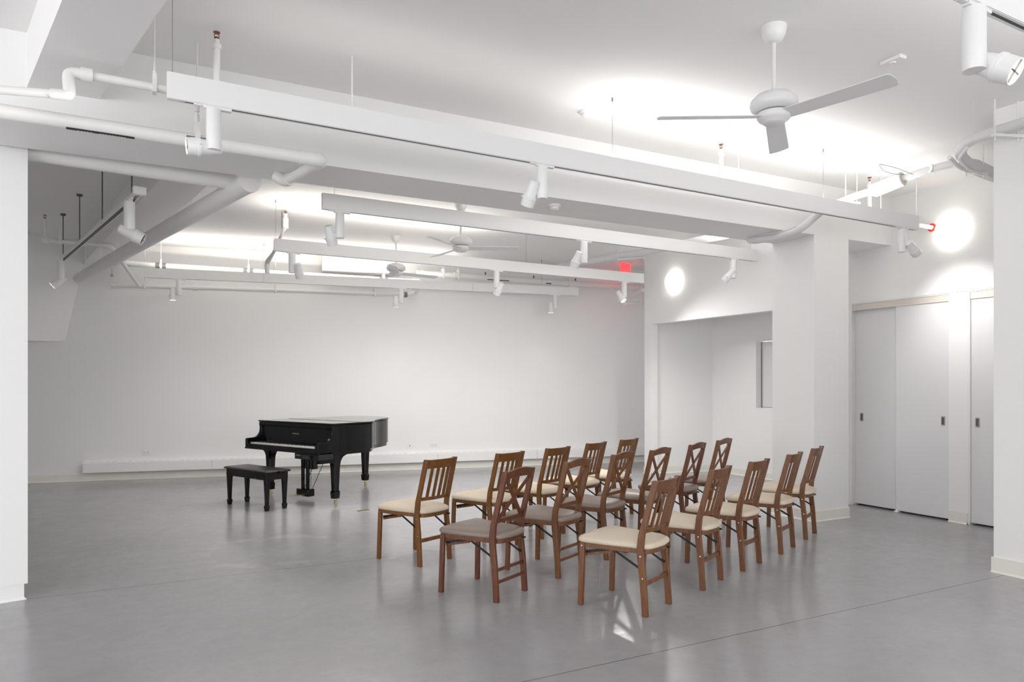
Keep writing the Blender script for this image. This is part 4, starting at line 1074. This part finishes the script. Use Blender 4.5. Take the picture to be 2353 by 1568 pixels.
# legs
def piano_leg(x, y, a):
    c, s_ = math.cos(a), math.sin(a)
    mb = MB(); rings = []
    for w, z in ((0.037, 0.115), (0.039, 0.20), (0.045, 0.35), (0.050, 0.48), (0.054, 0.55), (0.060, 0.64)):
        k = w*0.32
        P_ = [(-w+k, -w), (w-k, -w), (w, -w+k), (w, w-k), (w-k, w), (-w+k, w), (-w, w-k), (-w, -w+k)]
        rings.append([(x + px_, y + py_, z) for px_, py_ in P_])
    mb.rings(rings); o = mb.build('leg', M['black'], pn)
    mb = MB(); rings = []
    for w, z in ((0.042, 0.075), (0.047, 0.135), (0.048, 0.160), (0.038, 0.170)):
        k = w*0.25
        rings.append([(x + px_, y + py_, z) for px_, py_ in [(-w+k, -w), (w-k, -w), (w, -w+k), (w, w-k), (w-k, w), (-w+k, w), (-w, w-k), (-w, -w+k)]])
    mb.rings(rings); mb.build('foot_block', M['black'], o)
    # swept bracket
    br = [(0.02, 0.64), (0.02, 0.47)] + smooth_poly([(0.046, 0.47), (0.058, 0.53), (0.095, 0.585), (0.17, 0.615)], 5) + [(0.17, 0.64)]
    for aa in (a, a+PI):
        R = Matrix.Translation((x, y, 0)) @ Matrix.Rotation(aa, 4, 'Z') @ Matrix(((1,0,0,0),(0,0,-1,0),(0,1,0,0),(0,0,0,1)))
        MB().prism(br, -0.038, 0.038, R).build('leg_bracket', M['black'], o)
    mb = MB(); mb.cyl((x, y, 0.075), (x, y, 0.050), 0.016, 12); mb.lathe([(0.024, -0.009), (0.025, 0), (0.024, 0.009)], Matrix.Translation((x+0.012, y, 0.0255)) @ Matrix.Rotation(PI/2, 4, 'Y'), 20)
    mb.bar((x-0.004, y, 0.058), (x-0.006, y, 0.02), 0.018, 0.005); mb.box((x+0.008, y, 0.055), (0.034, 0.022, 0.008)); mb.build('caster', M['brass'], o)
piano_leg(0.66, 0.0, PI/2); piano_leg(-0.66, 0.0, 0.0); piano_leg(-0.30, 1.363, 0.0)
mb = MB(); mb.box((-0.26, 1.36, 0.625), (0.16, 0.36, 0.06)); mb.box((-0.10, 0.95, 0.635), (0.10, 0.9, 0.05)); mb.box((-0.45, 0.9, 0.635), (0.10, 1.0, 0.05)); mb.build('back_posts', M['satin'], pn)
# player control unit
cb = MB().box((0.50, -0.20, 0.605), (0.46, 0.22, 0.070)).build('control_unit', M['unit'], pn, bevel=0.003)
MB().box((0.34, -0.312, 0.617), (0.085, 0.003, 0.018)).build('display', M['lcd'], cb)
mb = MB()
for i in range(6):
    for j in range(2): mb.box((0.43 + i*0.022, -0.312, 0.612 - j*0.02), (0.013, 0.004, 0.007))
mb.build('buttons', M['grey'], cb)
MB().lathe([(0.016, 0), (0.015, 0.012)], Matrix.Translation((0.60, -0.31, 0.605)) @ Matrix.Rotation(PI/2, 4, 'X'), 16).build('dial', M['black'], cb)
MB().box((0.69, -0.17, 0.575), (0.07, 0.24, 0.10)).build('side_panel', M['satin'], pn, bevel=0.003)
# pedal lyre
ly = MB()
for s in (-1, 1):
    ly.rings([[(s*0.050+dx*w, 0.06+dy*0.016, z) for dx, dy in ((-1,-1),(1,-1),(1,1),(-1,1))] for w, z in ((0.019, 0.12), (0.020, 0.40), (0.024, 0.62))])
ly = ly.build('pedal_lyre', M['black'], pn, bevel=0.003)
MB().box((0, 0.06, 0.085), (0.24, 0.11, 0.095)).build('pedal_box', M['black'], ly, bevel=0.010)
for i in (-1, 0, 1):
    MB().rings([[(i*0.058+dx*w, y, 0.062+dz*0.004) for dx, dz in ((-1,-1),(1,-1),(1,1),(-1,1))] for w, y in ((0.007, 0.0), (0.008, -0.04), (0.013, -0.09), (0.010, -0.115))]).build('pedal', M['brass'], ly)
mb = MB()
mb.cyl((0.09, 0.10, 0.13), (0.12, 0.34, 0.61), 0.005, 8); mb.cyl((-0.07, 0.10, 0.13), (-0.06, 0.34, 0.61), 0.005, 8)
mb.cyl((0.0, 0.07, 0.12), (0.0, 0.07, 0.61), 0.0035, 8); mb.cyl((0.086, 0.08, 0.12), (0.086, 0.08, 0.61), 0.0035, 8)
mb.build('brace_rods', M['darksteel'], ly)
MB().box((-0.045, 0.16, 0.50), (0.25, 0.07, 0.24)).build('pedal_actuator', M['unit'], pn, bevel=0.003)

# ------------------------------------------------------------------ piano bench
BM = C(-3.122, 8.725)
bn = thing('piano_bench', 'black rectangular piano bench with tapered legs in front of the piano', 'bench', (BM.x, BM.y, 0), math.atan2(-0.525, 0.685) - TH)
hl, hw = 0.425, 0.148
MB().box((0, 0, 0.405), (2*hl, 2*hw, 0.085)).build('bench_apron', M['satin'], bn, bevel=0.003)
MB().rings([[(sx_*(hl+a), sy_*(hw+a), z) for sx_, sy_ in ((-1,-1),(1,-1),(1,1),(-1,1))] for a, z in ((0.012, 0.447), (0.024, 0.452), (0.024, 0.462), (0.010, 0.474), (-0.03, 0.478))]).build('bench_lid', M['leather'], bn, bevel=0.003)
for s in (-1, 1):
    MB().cyl((s*hl, 0.0, 0.452), (s*(hl+0.062), 0.0, 0.452), 0.014, 14).build('side_knob', M['satin'], bn)
    for s2 in (-1, 1):
        x, y = s*(hl-0.03), s2*(hw-0.028)
        lg = MB().rings([[(x + dx*w, y + dy*w, z) for dx, dy in ((-1,-1),(1,-1),(1,1),(-1,1))] for w, z in ((0.017, 0.055), (0.020, 0.15), (0.025, 0.30), (0.030, 0.40))]).build('leg', M['satin'], bn, bevel=0.002)
        MB().rings([[(x + dx*w, y + dy*w, z) for dx, dy in ((-1,-1),(1,-1),(1,1),(-1,1))] for w, z in ((0.019, 0.0), (0.026, 0.058), (0.020, 0.066))]).build('foot_block', M['satin'], lg, bevel=0.002)
MB().box((0.20, -hw-0.001, 0.372), (0.02, 0.002, 0.006)).build('bench_plate', M['rivet'], bn)
